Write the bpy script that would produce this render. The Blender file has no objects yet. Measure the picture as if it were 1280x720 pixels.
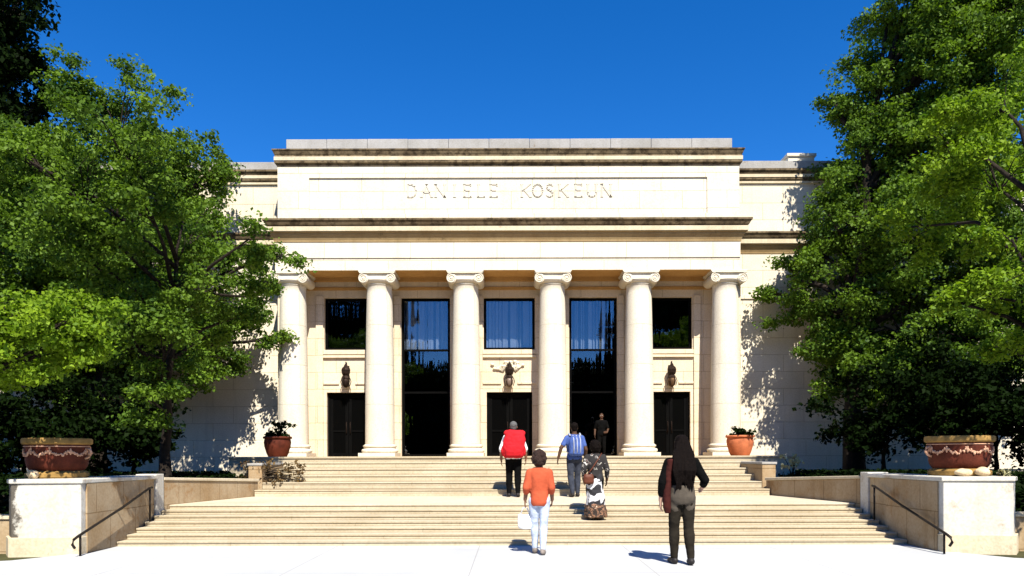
import bpy, bmesh, math, random
import numpy as np
from mathutils import Vector, Matrix, noise

C = bpy.context.scene.collection
SC = bpy.context.scene
R = math.radians
EYE, YH, F = 1.5, 571.0, 900.0      # eye height (m), horizon row and focal length (px of the 1280 wide photograph)

def at(px, y, Y):                   # world point seen at pixel (px, y) at distance Y
    return Vector(((px - 640) * Y / F, Y, EYE + (YH - y) * Y / F))

# ------------------------------------------------------------------ materials
MATS = {}
def nt(name):
    m = bpy.data.materials.new(name); m.use_nodes = True
    t = m.node_tree; b = t.nodes['Principled BSDF']
    MATS[name] = m
    return m, t, b
def N(t, kind, **kw):
    n = t.nodes.new(kind)
    for k, v in kw.items():
        if k.startswith('i_'):
            n.inputs[k[2:].replace('_', ' ')].default_value = v
        else: setattr(n, k, v)
    return n
def ramp(t, src, stops):
    r = t.nodes.new('ShaderNodeValToRGB')
    el = r.color_ramp.elements
    while len(el) < len(stops): el.new(0.5)
    for e, (p, c) in zip(el, stops):
        e.position = p; e.color = (*c, 1) if len(c) == 3 else c
    t.links.new(src, r.inputs[0])
    return r
def mixc(t, fac, a, b, mode='MIX'):
    n = t.nodes.new('ShaderNodeMix'); n.data_type = 'RGBA'; n.blend_type = mode
    for s, v in ((0, fac), (6, a), (7, b)):
        if hasattr(v, 'links'): t.links.new(v, n.inputs[s])
        else: n.inputs[s].default_value = v if s == 0 or len(v) == 4 else (*v, 1)
    return n.outputs[2]
def plain(name, col, rough=0.8, var=0.15, scale=6.0, bump=0.15, metal=0.0, spec=0.15):
    m, t, b = nt(name)
    tc = N(t, 'ShaderNodeTexCoord')
    n1 = N(t, 'ShaderNodeTexNoise', i_Scale=scale, i_Detail=6.0, i_Roughness=0.6)
    t.links.new(tc.outputs['Object'], n1.inputs['Vector'])
    lo = tuple(c * (1 - var) for c in col); hi = tuple(min(1, c * (1 + var)) for c in col)
    r = ramp(t, n1.outputs[0], [(0.3, lo), (0.7, hi)])
    t.links.new(r.outputs[0], b.inputs['Base Color'])
    b.inputs['Roughness'].default_value = rough; b.inputs['Metallic'].default_value = metal
    b.inputs['Specular IOR Level'].default_value = spec
    if bump:
        bp = N(t, 'ShaderNodeBump', i_Strength=bump, i_Distance=0.02)
        n2 = N(t, 'ShaderNodeTexNoise', i_Scale=scale * 6, i_Detail=4.0)
        t.links.new(tc.outputs['Object'], n2.inputs['Vector'])
        t.links.new(n2.outputs[0], bp.inputs['Height']); t.links.new(bp.outputs[0], b.inputs['Normal'])
    return m
def stone(name, col, dark, stain=0.0, stain_col=(0.16, 0.11, 0.06), courses=None, streak=True, sscale=1.2, lift=0.0, mortar=0.009):
    """limestone: cloudy variation, rain streaks, grain, optional ashlar joints (course height, block length)"""
    m, t, b = nt(name)
    tc = N(t, 'ShaderNodeTexCoord'); O = tc.outputs['Object']
    n1 = N(t, 'ShaderNodeTexNoise', i_Scale=0.9, i_Detail=8.0, i_Roughness=0.65)
    t.links.new(O, n1.inputs['Vector'])
    c = ramp(t, n1.outputs[0], [(0.32, dark), (0.62, col)]).outputs[0]
    n3 = N(t, 'ShaderNodeTexNoise', i_Scale=22.0, i_Detail=5.0)
    t.links.new(O, n3.inputs['Vector'])
    g = ramp(t, n3.outputs[0], [(0.3, (0.86, 0.84, 0.8)), (0.6, (1, 1, 1))])
    c = mixc(t, 1.0, c, g.outputs[0], 'MULTIPLY')
    if streak:
        mp = N(t, 'ShaderNodeMapping'); mp.inputs['Scale'].default_value = (5.0, 5.0, 0.35)
        t.links.new(O, mp.inputs['Vector'])
        n4 = N(t, 'ShaderNodeTexNoise', i_Scale=1.0, i_Detail=4.0)
        t.links.new(mp.outputs[0], n4.inputs['Vector'])
        s = ramp(t, n4.outputs[0], [(0.52, (0, 0, 0)), (0.75, (1, 1, 1))])
        mu = N(t, 'ShaderNodeMath', operation='MULTIPLY'); mu.inputs[1].default_value = 0.35
        t.links.new(s.outputs[0], mu.inputs[0])
        c = mixc(t, mu.outputs[0], c, tuple(d * 0.72 for d in dark))
    if stain:
        n5 = N(t, 'ShaderNodeTexNoise', i_Scale=sscale, i_Detail=9.0, i_Roughness=0.75)
        t.links.new(O, n5.inputs['Vector'])
        s = ramp(t, n5.outputs[0], [(0.66 - 0.3 * stain, (0, 0, 0)), (0.78 - 0.3 * stain, (1, 1, 1))])
        mu = N(t, 'ShaderNodeMath', operation='MULTIPLY'); mu.inputs[1].default_value = 0.92
        t.links.new(s.outputs[0], mu.inputs[0])
        c = mixc(t, mu.outputs[0], c, stain_col)
    h = n3.outputs[0]
    bp = N(t, 'ShaderNodeBump', i_Strength=0.25, i_Distance=0.012)
    t.links.new(h, bp.inputs['Height'])
    nrm = bp.outputs[0]
    if courses:
        sx = N(t, 'ShaderNodeSeparateXYZ'); cx = N(t, 'ShaderNodeCombineXYZ')
        t.links.new(O, sx.inputs[0])
        ad = N(t, 'ShaderNodeMath', operation='ADD'); t.links.new(sx.outputs[0], ad.inputs[0]); t.links.new(sx.outputs[1], ad.inputs[1])
        t.links.new(ad.outputs[0], cx.inputs[0]); lf = N(t, 'ShaderNodeMath', operation='ADD'); lf.inputs[1].default_value = lift; t.links.new(sx.outputs[2], lf.inputs[0]); t.links.new(lf.outputs[0], cx.inputs[1])
        br = N(t, 'ShaderNodeTexBrick', i_Scale=1.0)
        br.inputs['Row Height'].default_value = courses[0]; br.inputs['Brick Width'].default_value = courses[1]
        br.inputs['Mortar Size'].default_value = mortar; br.inputs['Mortar Smooth'].default_value = 0.2
        t.links.new(cx.outputs[0], br.inputs['Vector'])
        br.inputs['Color1'].default_value = (1, 1, 1, 1); br.inputs['Color2'].default_value = (0.95, 0.945, 0.935, 1)
        br.inputs['Mortar'].default_value = (0.66, 0.61, 0.54, 1)
        c = mixc(t, 1.0, c, br.outputs[0], 'MULTIPLY')
        b2 = N(t, 'ShaderNodeBump', i_Strength=0.6, i_Distance=0.02); b2.invert = True
        t.links.new(br.outputs['Fac'], b2.inputs['Height']); t.links.new(nrm, b2.inputs['Normal']); nrm = b2.outputs[0]
    t.links.new(c, b.inputs['Base Color']); t.links.new(nrm, b.inputs['Normal'])
    b.inputs['Roughness'].default_value = 0.85; b.inputs['Specular IOR Level'].default_value = 0.2
    return m

CREAM = (0.74, 0.66, 0.51)
stone('limestone', (0.72, 0.655, 0.53), (0.64, 0.575, 0.45), courses=(0.62, 1.5))
stone('ceiling_shade_stone', (0.52, 0.31, 0.11), (0.43, 0.24, 0.08))  # orange-brown of the shade under the portico, put into the stone colour
stone('portico_stone', (0.68, 0.585, 0.44), (0.6, 0.5, 0.36), courses=(0.62, 1.5))
stone('column_stone', (0.71, 0.66, 0.545), (0.63, 0.58, 0.465), courses=(1.39, 60.0), lift=-0.44, mortar=0.006)
stone('stained_shade_cornice', (0.2, 0.15, 0.085), (0.12, 0.085, 0.045), stain=0.66, stain_col=(0.04, 0.027, 0.013), sscale=3.5)  # stain; also serves as painted shadow under the top cornice
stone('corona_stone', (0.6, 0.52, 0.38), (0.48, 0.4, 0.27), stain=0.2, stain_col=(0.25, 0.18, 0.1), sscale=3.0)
stone('bed_shade_stone', (0.36, 0.26, 0.13), (0.27, 0.18, 0.08), stain=0.2, stain_col=(0.12, 0.08, 0.035), sscale=3.0)  # brown of the shadow beneath the cornice, put into the bed colour
stone('coping_stone', (0.35, 0.34, 0.325), (0.27, 0.26, 0.24), stain=0.1, sscale=2.0)
stone('terrace_paving', (0.44, 0.29, 0.13), (0.36, 0.23, 0.1))
stone('step_stone', (0.49, 0.425, 0.31), (0.42, 0.355, 0.245), stain=0.12, stain_col=(0.3, 0.22, 0.12), streak=False, sscale=2.4, courses=(0.0829, 1.9), lift=0.012, mortar=0.004)
stone('landing_stone', (0.52, 0.46, 0.355), (0.46, 0.395, 0.29), stain=0.1, stain_col=(0.33, 0.25, 0.15), streak=False, sscale=2.0)
stone('pedestal_stone', (0.56, 0.545, 0.5), (0.45, 0.42, 0.35), stain=0.4, stain_col=(0.3, 0.21, 0.11), sscale=1.1)
m_ = stone('mouldy_stone', (0.56, 0.545, 0.5), (0.45, 0.42, 0.35), stain=0.4, stain_col=(0.3, 0.21, 0.11), sscale=1.1)
t = m_.node_tree; b = t.nodes['Principled BSDF']; src = b.inputs['Base Color'].links[0].from_socket
tc = N(t, 'ShaderNodeTexCoord'); sx = N(t, 'ShaderNodeSeparateXYZ'); t.links.new(tc.outputs['Object'], sx.inputs[0])
nz = N(t, 'ShaderNodeTexNoise', i_Scale=5.0, i_Detail=8.0, i_Roughness=0.7); t.links.new(tc.outputs['Object'], nz.inputs['Vector'])
mr = N(t, 'ShaderNodeMapRange'); mr.inputs[1].default_value = -0.25; mr.inputs[2].default_value = -0.55; mr.inputs[3].default_value = -0.35; mr.inputs[4].default_value = 0.25; t.links.new(sx.outputs[0], mr.inputs[0])
ad = N(t, 'ShaderNodeMath', operation='ADD'); t.links.new(nz.outputs[0], ad.inputs[0]); t.links.new(mr.outputs[0], ad.inputs[1])
rp = ramp(t, ad.outputs[0], [(0.5, (0, 0, 0)), (0.62, (0.9, 0.9, 0.9))])
t.links.new(mixc(t, rp.outputs[0], src, (0.045, 0.035, 0.025)), b.inputs['Base Color'])
stone('tan_stone', (0.4, 0.31, 0.2), (0.28, 0.18, 0.085), stain=0.4, stain_col=(0.26, 0.14, 0.05), sscale=1.3, courses=(0.62, 0.8))
stone('letter_stone', (0.56, 0.52, 0.44), (0.5, 0.46, 0.38), streak=False)
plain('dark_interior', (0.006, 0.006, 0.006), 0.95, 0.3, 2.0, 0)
plain('bronze_frame', (0.003, 0.003, 0.003), 0.7, 0.2, 5.0, 0.02, 0.0, 0.02)
plain('iron_rail', (0.022, 0.018, 0.015), 0.5, 0.3, 20.0, 0.1, 0.4)
plain('bronze', (0.022, 0.013, 0.009), 0.6, 0.5, 14.0, 0.3, 0.5)
plain('bronze_tan', (0.10, 0.055, 0.026), 0.55, 0.5, 14.0, 0.3, 0.3)
plain('frosted_glass', (0.16, 0.115, 0.09), 0.3, 0.2, 6.0, 0.05)
plain('terracotta', (0.42, 0.13, 0.055), 0.8, 0.3, 5.0, 0.2)
plain('dark_terracotta', (0.08, 0.018, 0.009), 0.75, 0.4, 5.0, 0.25)
plain('tan_clay', (0.25, 0.15, 0.045), 0.8, 0.3, 7.0, 0.25)
plain('relief_clay', (0.5, 0.29, 0.19), 0.8, 0.3, 12.0, 0.25)
plain('potting_soil', (0.025, 0.018, 0.012), 0.95, 0.5, 18.0, 0.6)
plain('mulch', (0.013, 0.009, 0.006), 0.95, 0.6, 9.0, 0.9)
plain('lawn_earth', (0.05, 0.05, 0.02), 0.95, 0.5, 3.0, 0.8)
plain('bark', (0.02, 0.015, 0.011), 0.95, 0.5, 9.0, 0.9)
plain('pale_stone', (0.62, 0.48, 0.3), 0.9, 0.3, 9.0, 0.5)
plain('roofing', (0.3, 0.29, 0.27), 0.9, 0.2, 2.0, 0.2)
plain('curtain_cloth', (0.42, 0.42, 0.41), 0.9, 0.05, 3.0, 0)
plain('dark_skin', (0.07, 0.035, 0.02), 0.55, 0.1, 20.0, 0.02)
plain('brown_skin', (0.2, 0.1, 0.06), 0.55, 0.1, 20.0, 0.02)
plain('light_skin', (0.5, 0.3, 0.21), 0.55, 0.1, 20.0, 0.02)
plain('black_hair', (0.004, 0.0022, 0.0016), 0.6, 0.5, 40.0, 0.5, 0.0, 0.06)
plain('dark_brown_hair', (0.03, 0.016, 0.012), 0.5, 0.5, 45.0, 0.6)
plain('grey_hair', (0.1, 0.1, 0.1), 0.6, 0.3, 40.0, 0.5)
plain('black_cloth', (0.004, 0.004, 0.004), 0.95, 0.4, 9.0, 0.3, 0.0, 0.03)
plain('red_cloth', (0.42, 0.01, 0.016), 0.8, 0.2, 5.0, 0.2)
plain('white_cloth', (0.75, 0.75, 0.75), 0.85, 0.08, 8.0, 0.25)
plain('coral_cloth', (0.4, 0.075, 0.032), 0.85, 0.12, 6.0, 0.25)
plain('pale_denim', (0.42, 0.48, 0.6), 0.85, 0.3, 9.0, 0.25)
plain('dark_denim', (0.03, 0.035, 0.05), 0.85, 0.4, 9.0, 0.25)
plain('blue_cloth', (0.05, 0.09, 0.27), 0.8, 0.3, 8.0, 0.25)
plain('grey_strap', (0.3, 0.33, 0.42), 0.8, 0.2, 8.0, 0.2)
plain('taupe_knit', (0.065, 0.054, 0.042), 0.9, 0.2, 12.0, 0.25)
plain('charcoal_knit', (0.018, 0.015, 0.011), 0.95, 0.5, 5.0, 0.25, 0.0, 0.05)
plain('maroon_cloth', (0.04, 0.008, 0.006), 0.85, 0.3, 8.0, 0.25)
plain('brown_leather', (0.09, 0.028, 0.015), 0.5, 0.3, 10.0, 0.2)
plain('shoe_dark', (0.02, 0.018, 0.018), 0.5, 0.3, 10.0, 0.1)
plain('shoe_grey', (0.2, 0.17, 0.15), 0.7, 0.4, 16.0, 0.1)
plain('eye_white', (0.7, 0.7, 0.68), 0.3, 0.02, 10.0, 0)
plain('lip', (0.25, 0.08, 0.06), 0.5, 0.1, 10.0, 0)

def patterned(name, stops, scale):
    m, t, b = nt(name)
    tc = N(t, 'ShaderNodeTexCoord')
    v = N(t, 'ShaderNodeTexNoise', i_Scale=scale, i_Detail=1.5, i_Distortion=0.8)
    t.links.new(tc.outputs['Object'], v.inputs['Vector'])
    r = ramp(t, v.outputs[0], stops); r.color_ramp.interpolation = 'CONSTANT'
    t.links.new(r.outputs[0], b.inputs['Base Color']); b.inputs['Roughness'].default_value = 0.9
patterned('dark_print', [(0.0, (0.012, 0.01, 0.01)), (0.6, (0.5, 0.47, 0.42)), (0.635, (0.02, 0.012, 0.012)), (0.7, (0.1, 0.035, 0.03))], 11.0)
patterned('monochrome_print', [(0.0, (0.015, 0.015, 0.018)), (0.5, (0.5, 0.5, 0.52)), (0.66, (0.02, 0.02, 0.02))], 5.0)
patterned('leopard_print', [(0.0, (0.025, 0.015, 0.01)), (0.5, (0.2, 0.1, 0.055)), (0.6, (0.04, 0.022, 0.015)), (0.68, (0.5, 0.36, 0.25))], 16.0)

# pale paving with sawn joints
def make_paving():
    m, t, b = nt('paving')
    tc = N(t, 'ShaderNodeTexCoord'); O = tc.outputs['Object']
    n1 = N(t, 'ShaderNodeTexNoise', i_Scale=0.5, i_Detail=9.0, i_Roughness=0.7); t.links.new(O, n1.inputs['Vector'])
    c = ramp(t, n1.outputs[0], [(0.3, (0.385, 0.395, 0.4)), (0.65, (0.465, 0.472, 0.475))]).outputs[0]
    n2 = N(t, 'ShaderNodeTexNoise', i_Scale=60.0, i_Detail=3.0); t.links.new(O, n2.inputs['Vector'])
    g = ramp(t, n2.outputs[0], [(0.3, (0.9, 0.9, 0.9)), (0.6, (1, 1, 1))])
    c = mixc(t, 1.0, c, g.outputs[0], 'MULTIPLY')
    br = N(t, 'ShaderNodeTexBrick', i_Scale=1.0); br.offset = 0.0
    br.inputs['Row Height'].default_value = 2.4; br.inputs['Brick Width'].default_value = 2.4; br.inputs['Mortar Size'].default_value = 0.008
    mp = N(t, 'ShaderNodeMapping'); mp.inputs['Location'].default_value = (0.55, 0.3, 0)
    t.links.new(O, mp.inputs['Vector']); t.links.new(mp.outputs[0], br.inputs['Vector'])
    br.inputs['Color1'].default_value = (1, 1, 1, 1); br.inputs['Color2'].default_value = (0.97, 0.97, 0.97, 1); br.inputs['Mortar'].default_value = (0.72, 0.7, 0.66, 1)
    c = mixc(t, 1.0, c, br.outputs[0], 'MULTIPLY')
    t.links.new(c, b.inputs['Base Color']); b.inputs['Roughness'].default_value = 0.85; b.inputs['Specular IOR Level'].default_value = 0.2
    bp = N(t, 'ShaderNodeBump', i_Strength=0.2, i_Distance=0.01); t.links.new(n2.outputs[0], bp.inputs['Height']); t.links.new(bp.outputs[0], b.inputs['Normal'])
make_paving()

def make_glass():
    m, t, b = nt('window_glass')
    out = t.nodes['Material Output']
    tr = N(t, 'ShaderNodeBsdfTransparent'); tr.inputs[0].default_value = (0.68, 0.73, 0.8, 1)
    gl = N(t, 'ShaderNodeBsdfGlossy'); gl.inputs['Color'].default_value = (0.85, 0.9, 1, 1); gl.inputs['Roughness'].default_value = 0.015
    tc = N(t, 'ShaderNodeTexCoord'); mp = N(t, 'ShaderNodeMapping'); mp.inputs['Scale'].default_value = (4.0, 1, 0.25)
    t.links.new(tc.outputs['Object'], mp.inputs[0])
    n = N(t, 'ShaderNodeTexNoise', i_Scale=1.0, i_Detail=1.0); t.links.new(mp.outputs[0], n.inputs['Vector'])
    bp = N(t, 'ShaderNodeBump', i_Strength=0.25, i_Distance=0.02); t.links.new(n.outputs[0], bp.inputs['Height']); t.links.new(bp.outputs[0], gl.inputs['Normal'])
    mx = N(t, 'ShaderNodeMixShader'); mx.inputs[0].default_value = 0.10
    t.links.new(tr.outputs[0], mx.inputs[1]); t.links.new(gl.outputs[0], mx.inputs[2]); t.links.new(mx.outputs[0], out.inputs[0])
make_glass()
def make_door_glass():
    m, t, b = nt('door_glass')
    b.inputs['Base Color'].default_value = (0.002, 0.002, 0.002, 1); b.inputs['Roughness'].default_value = 0.1; b.inputs['Specular IOR Level'].default_value = 0.06
make_door_glass()

def leafmat(name, dark, light, trans=0.35):
    m, t, b = nt(name)
    out = t.nodes['Material Output']
    at_ = N(t, 'ShaderNodeAttribute', attribute_name='tint')
    c = ramp(t, at_.outputs['Fac'], [(0.0, dark), (1.0, light)]).outputs[0]
    t.links.new(c, b.inputs['Base Color']); b.inputs['Roughness'].default_value = 0.55; b.inputs['Specular IOR Level'].default_value = 0.02 if name == 'leaf_dark' else 0.12
    tl = N(t, 'ShaderNodeBsdfTranslucent')
    c2 = mixc(t, 1.0, c, (1.25, 1.35, 0.5), 'MULTIPLY'); t.links.new(c2, tl.inputs[0])
    mx = N(t, 'ShaderNodeMixShader'); mx.inputs[0].default_value = trans
    t.links.new(b.outputs[0], mx.inputs[1]); t.links.new(tl.outputs[0], mx.inputs[2]); t.links.new(mx.outputs[0], out.inputs[0])
leafmat('leaf_mid', (0.016, 0.048, 0.007), (0.15, 0.245, 0.022), 0.33)
leafmat('leaf_bright', (0.06, 0.13, 0.008), (0.225, 0.33, 0.018), 0.35)
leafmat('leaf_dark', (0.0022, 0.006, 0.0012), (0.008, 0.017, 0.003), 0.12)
leafmat('leaf_dapple_brown', (0.03, 0.017, 0.008), (0.2, 0.13, 0.055), 0.2)  # brown of the dappled shadow, put on leaves
leafmat('leaf_pale', (0.25, 0.24, 0.12), (0.5, 0.47, 0.28), 0.2)

# ------------------------------------------------------------------ mesh helpers
class MB:
    def __init__(s): s.v = []; s.f = []; s.m = []; s.mi = 0
    def add(s, vs, fs):
        o = len(s.v); s.v += [tuple(v) for v in vs]
        s.f += [tuple(i + o for i in f) for f in fs]; s.m += [s.mi] * len(fs)
    def box(s, x0, x1, y0, y1, z0, z1):
        s.add([(x0,y0,z0),(x1,y0,z0),(x1,y1,z0),(x0,y1,z0),(x0,y0,z1),(x1,y0,z1),(x1,y1,z1),(x0,y1,z1)],
              [(0,3,2,1),(4,5,6,7),(0,1,5,4),(1,2,6,5),(2,3,7,6),(3,0,4,7)])
    def prism(s, poly, z0, z1):
        n = len(poly)
        a = sum(poly[i][0]*poly[(i+1)%n][1]-poly[(i+1)%n][0]*poly[i][1] for i in range(n))
        if a < 0: poly = poly[::-1]
        z0s = z0 if isinstance(z0, (list, tuple)) else [z0]*n; z1s = z1 if isinstance(z1, (list, tuple)) else [z1]*n
        s.add([(x,y,z0s[i]) for i,(x,y) in enumerate(poly)] + [(x,y,z1s[i]) for i,(x,y) in enumerate(poly)],
              [tuple(range(n))[::-1], tuple(range(n, 2*n))] + [(i,(i+1)%n,n+(i+1)%n,n+i) for i in range(n)])
    def lathe(s, prof, c, seg=40, closed=True):
        vs = []; fs = []; n = len(prof)
        for (r, z) in prof:
            for k in range(seg):
                a = 2*math.pi*k/seg; vs.append((c[0]+r*math.cos(a), c[1]+r*math.sin(a), c[2]+z))
        for i in range(n-1):
            for k in range(seg):
                k2 = (k+1) % seg; fs.append((i*seg+k, i*seg+k2, (i+1)*seg+k2, (i+1)*seg+k))
        if closed: fs.append(tuple(range(seg))[::-1]); fs.append(tuple((n-1)*seg+k for k in range(seg)))
        s.add(vs, fs)
    def tube(s, pts, rs, seg=8, caps=True):
        pts = [Vector(p) for p in pts]; n = len(pts)
        if not isinstance(rs, (list, tuple)): rs = [rs]*n
        vs = []; fs = []; up = Vector((0.31, 0.2, 0.93))
        for i, p in enumerate(pts):
            d = (pts[min(i+1,n-1)] - pts[max(i-1,0)]).normalized()
            a = d.cross(up)
            if a.length < 1e-3: a = d.cross(Vector((1,0,0)))
            a.normalize(); b_ = d.cross(a)
            for k in range(seg):
                t_ = 2*math.pi*k/seg; vs.append(p + a*math.cos(t_)*rs[i] + b_*math.sin(t_)*rs[i])
        for i in range(n-1):
            for k in range(seg):
                k2 = (k+1)%seg; fs.append((i*seg+k, (i+1)*seg+k, (i+1)*seg+k2, i*seg+k2))
        if caps: fs.append(tuple(range(seg))); fs.append(tuple((n-1)*seg+k for k in range(seg))[::-1])
        s.add(vs, fs)
    def ball(s, c, r, seg=12, rings=8):
        rx, ry, rz = r if isinstance(r, (tuple, list)) else (r, r, r)
        vs = [(c[0], c[1], c[2]-rz)]; fs = []
        for i in range(1, rings):
            th = math.pi*i/rings
            for k in range(seg):
                a = 2*math.pi*k/seg
                vs.append((c[0]+rx*math.sin(th)*math.cos(a), c[1]+ry*math.sin(th)*math.sin(a), c[2]-rz*math.cos(th)))
        vs.append((c[0], c[1], c[2]+rz)); top = len(vs)-1
        for k in range(seg): fs.append((0, 1+(k+1)%seg, 1+k)); fs.append((top, top-seg+k, top-seg+(k+1)%seg))
        for i in range(rings-2):
            for k in range(seg):
                a = 1+i*seg+k; b_ = 1+i*seg+(k+1)%seg; fs.append((a, b_, b_+seg, a+seg))
        s.add(vs, fs)
    def build(s, name, mats, parent=None, smooth=False, bevel=0.0):
        me = bpy.data.meshes.new(name); off = Vector((0,0,0))
        p = parent
        while p is not None: off += p.location; p = p.parent
        me.from_pydata([tuple(Vector(v) - off) for v in s.v], [], s.f)
        for m in (mats if isinstance(mats, (list, tuple)) else [mats]): me.materials.append(MATS[m])
        me.polygons.foreach_set('material_index', s.m)
        if smooth: me.polygons.foreach_set('use_smooth', [True]*len(me.polygons))
        me.update()
        o = bpy.data.objects.new(name, me); C.objects.link(o)
        if parent is not None: o.parent = parent
        if bevel:
            b = o.modifiers.new('Bevel', 'BEVEL'); b.width = bevel; b.segments = 2; b.limit_method = 'ANGLE'
        return o
def smooth_by_angle(o, ang=40):
    o.data.set_sharp_from_angle(angle=R(ang))
def empty(name, loc=(0,0,0), parent=None):
    o = bpy.data.objects.new(name, None); C.objects.link(o); o.empty_display_size = 0.2
    if parent is not None:
        off = Vector((0,0,0)); p = parent
        while p is not None: off += p.location; p = p.parent
        o.parent = parent; o.location = Vector(loc) - off
    else: o.location = loc
    return o
def tag(o, label, cat, group=None):
    o['label'] = label; o['category'] = cat
    if group: o['group'] = group
    return o
def struct(o, kind='structure'): o['kind'] = kind; return o
def copy_tree(o, parent=None):
    c = o.copy(); C.objects.link(c); c.parent = parent if parent is not None else o.parent
    for ch in list(o.children): copy_tree(ch, c)
    return c

# ------------------------------------------------------------------ camera, sun, sky
cam = bpy.data.cameras.new('camera'); camo = bpy.data.objects.new('camera', cam); C.objects.link(camo)
camo.location = (0, 0, EYE); camo.rotation_euler = (R(90), R(0.15), 0)
cam.sensor_width = 36.0; cam.lens = 36.0 * F / 1280; cam.shift_x = 0.0; cam.shift_y = (YH - 360) / 1280
cam.clip_end = 2000; SC.camera = camo
ELEV, AZ = 50.0, 15.0
sv = Vector((math.cos(R(ELEV))*math.sin(R(AZ)), -math.cos(R(ELEV))*math.cos(R(AZ)), math.sin(R(ELEV))))
sl = bpy.data.lights.new('sun', 'SUN'); sl.energy = 5.0; sl.angle = R(0.5); sl.color = (1.0, 0.94, 0.83)
so = bpy.data.objects.new('sun', sl); C.objects.link(so); so.rotation_euler = sv.to_track_quat('Z', 'Y').to_euler(); so.location = (10, -20, 30)
w = bpy.data.worlds.new('World'); SC.world = w; w.use_nodes = True
t = w.node_tree; bg = t.nodes['Background']
sky = t.nodes.new('ShaderNodeTexSky'); sky.sky_type = 'NISHITA'; sky.sun_disc = False
sky.sun_elevation = R(ELEV); sky.sun_rotation = R(180 - AZ); sky.air_density = 1.0; sky.dust_density = 0.0; sky.ozone_density = 6.0; sky.altitude = 1500
hs = t.nodes.new('ShaderNodeHueSaturation'); hs.inputs['Saturation'].default_value = 1.29; hs.inputs['Hue'].default_value = 0.508
t.links.new(sky.outputs[0], hs.inputs['Color']); t.links.new(hs.outputs[0], bg.inputs[0]); bg.inputs[1].default_value = 0.10
SC.view_settings.view_transform = 'Standard'; SC.view_settings.look = 'None'; SC.view_settings.exposure = 1.05; SC.view_settings.gamma = 1.0
SC.cycles.max_bounces = 8; SC.cycles.transparent_max_bounces = 12
SC.cycles.use_denoising = True

# ------------------------------------------------------------------ ground, plaza, beds
g = MB(); g.add([(-600,-600,-0.03),(600,-600,-0.03),(600,900,-0.03),(-600,900,-0.03)], [(0,1,2,3)])
struct(g.build('ground', 'lawn_earth'))
Y1, Y2, Y3, Y4 = 12.16, 14.03, 16.9, 19.55          # foot of lower flight, landing front, foot of upper flight, terrace edge
HX, HU = 6.68, 6.05                                  # half widths of the two flights
ZL, ZT, ZP = 0.58, 1.515, 1.17                       # landing, terrace, cheek wall top
pl = MB()
edge = [(30,-8),(30,8.6),(11,9.7),(8.2,10.2),(7.35,10.55),(6.95,11.1),(HX+0.02,11.9),(HX+0.02,12.6)]
pl.prism([(-x,y) for x,y in edge] + edge[::-1], -0.02, 0.0)
struct(pl.build('plaza', 'paving'))
bed = MB()
for s in (-1, 1):
    xs = [7.0, 7.9, 8.6, 9.6, 12, 16, 22, 32]; ys = [11.6, 13, 14.5, 16.5, 19, 22, 25, 26.45]
    vs = []; fs = []
    for j, y in enumerate(ys):
        for i, x in enumerate(xs):
            z = 0.5 + min(1, (y-11.6)/5)*0.4 + 0.09*noise.noise(Vector((s*x*0.9, y*0.9, 0)))
            if i == 0: z = 0.85
            vs.append((s*x, y, z))
    n = len(xs)
    for j in range(len(ys)-1):
        for i in range(n-1):
            q = (j*n+i, j*n+i+1, (j+1)*n+i+1, (j+1)*n+i); fs.append(q if s > 0 else q[::-1])
    bed.add(vs, fs)
struct(bed.build('planting_bed', 'mulch', smooth=True))

# ------------------------------------------------------------------ stairs
st = empty('stone_stairs', (0, Y1, 0))
tag(st, 'wide pale tan stone stairs in two flights with a broad landing rising to the portico', 'stairs')
def step(x, y0, y1, z0, z1, name='step', i=0):
    m = MB()
    m.box(-x, x, y0+0.018, y1, z0, z1-0.03); m.box(-x, x, y0, y1, z1-0.03, z1)
    return m.build(name, 'step_stone', st, bevel=0.006)
n1 = 7; tr = (Y2-Y1)/(n1-1)
for i in range(n1):
    z1 = ZL*(i+1)/n1
    y0 = Y1+tr*i
    if i < n1-1: step(HX, y0, y0+tr+0.017, z1-ZL/n1 if i else -0.05, z1)
lm = MB()
lm.box(-HX, HX, Y2+0.018, 20.3, ZL-ZL/n1-0.2, ZL-0.03); lm.mi = 1; lm.box(-HX, HX, Y2, Y3+0.017, ZL-0.03, ZL)
lm.build('landing', ['step_stone', 'landing_stone'], st, bevel=0.006)
n2 = 6; tr2 = (Y4-Y3)/(n2-1); rr = (ZT-ZL)/n2
for i in range(n2-1):
    y0 = Y3+tr2*i; z1 = ZL+rr*(i+1)
    step(HU, y0, y0+tr2+0.017, z1-rr if i else ZL-0.03, z1)
te = MB(); te.box(-7.7, 7.7, Y4+0.035, 26.44, 0.4, ZT-0.045); te.box(-7.72, 7.72, Y4, 26.44, ZT-0.045, ZT)
te.mi = 1; te.box(-7.68, 7.68, Y4+0.4, 26.43, ZT+0.001, ZT+0.005)
struct(te.build('terrace', ['step_stone', 'terrace_paving'], bevel=0.006))

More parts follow.
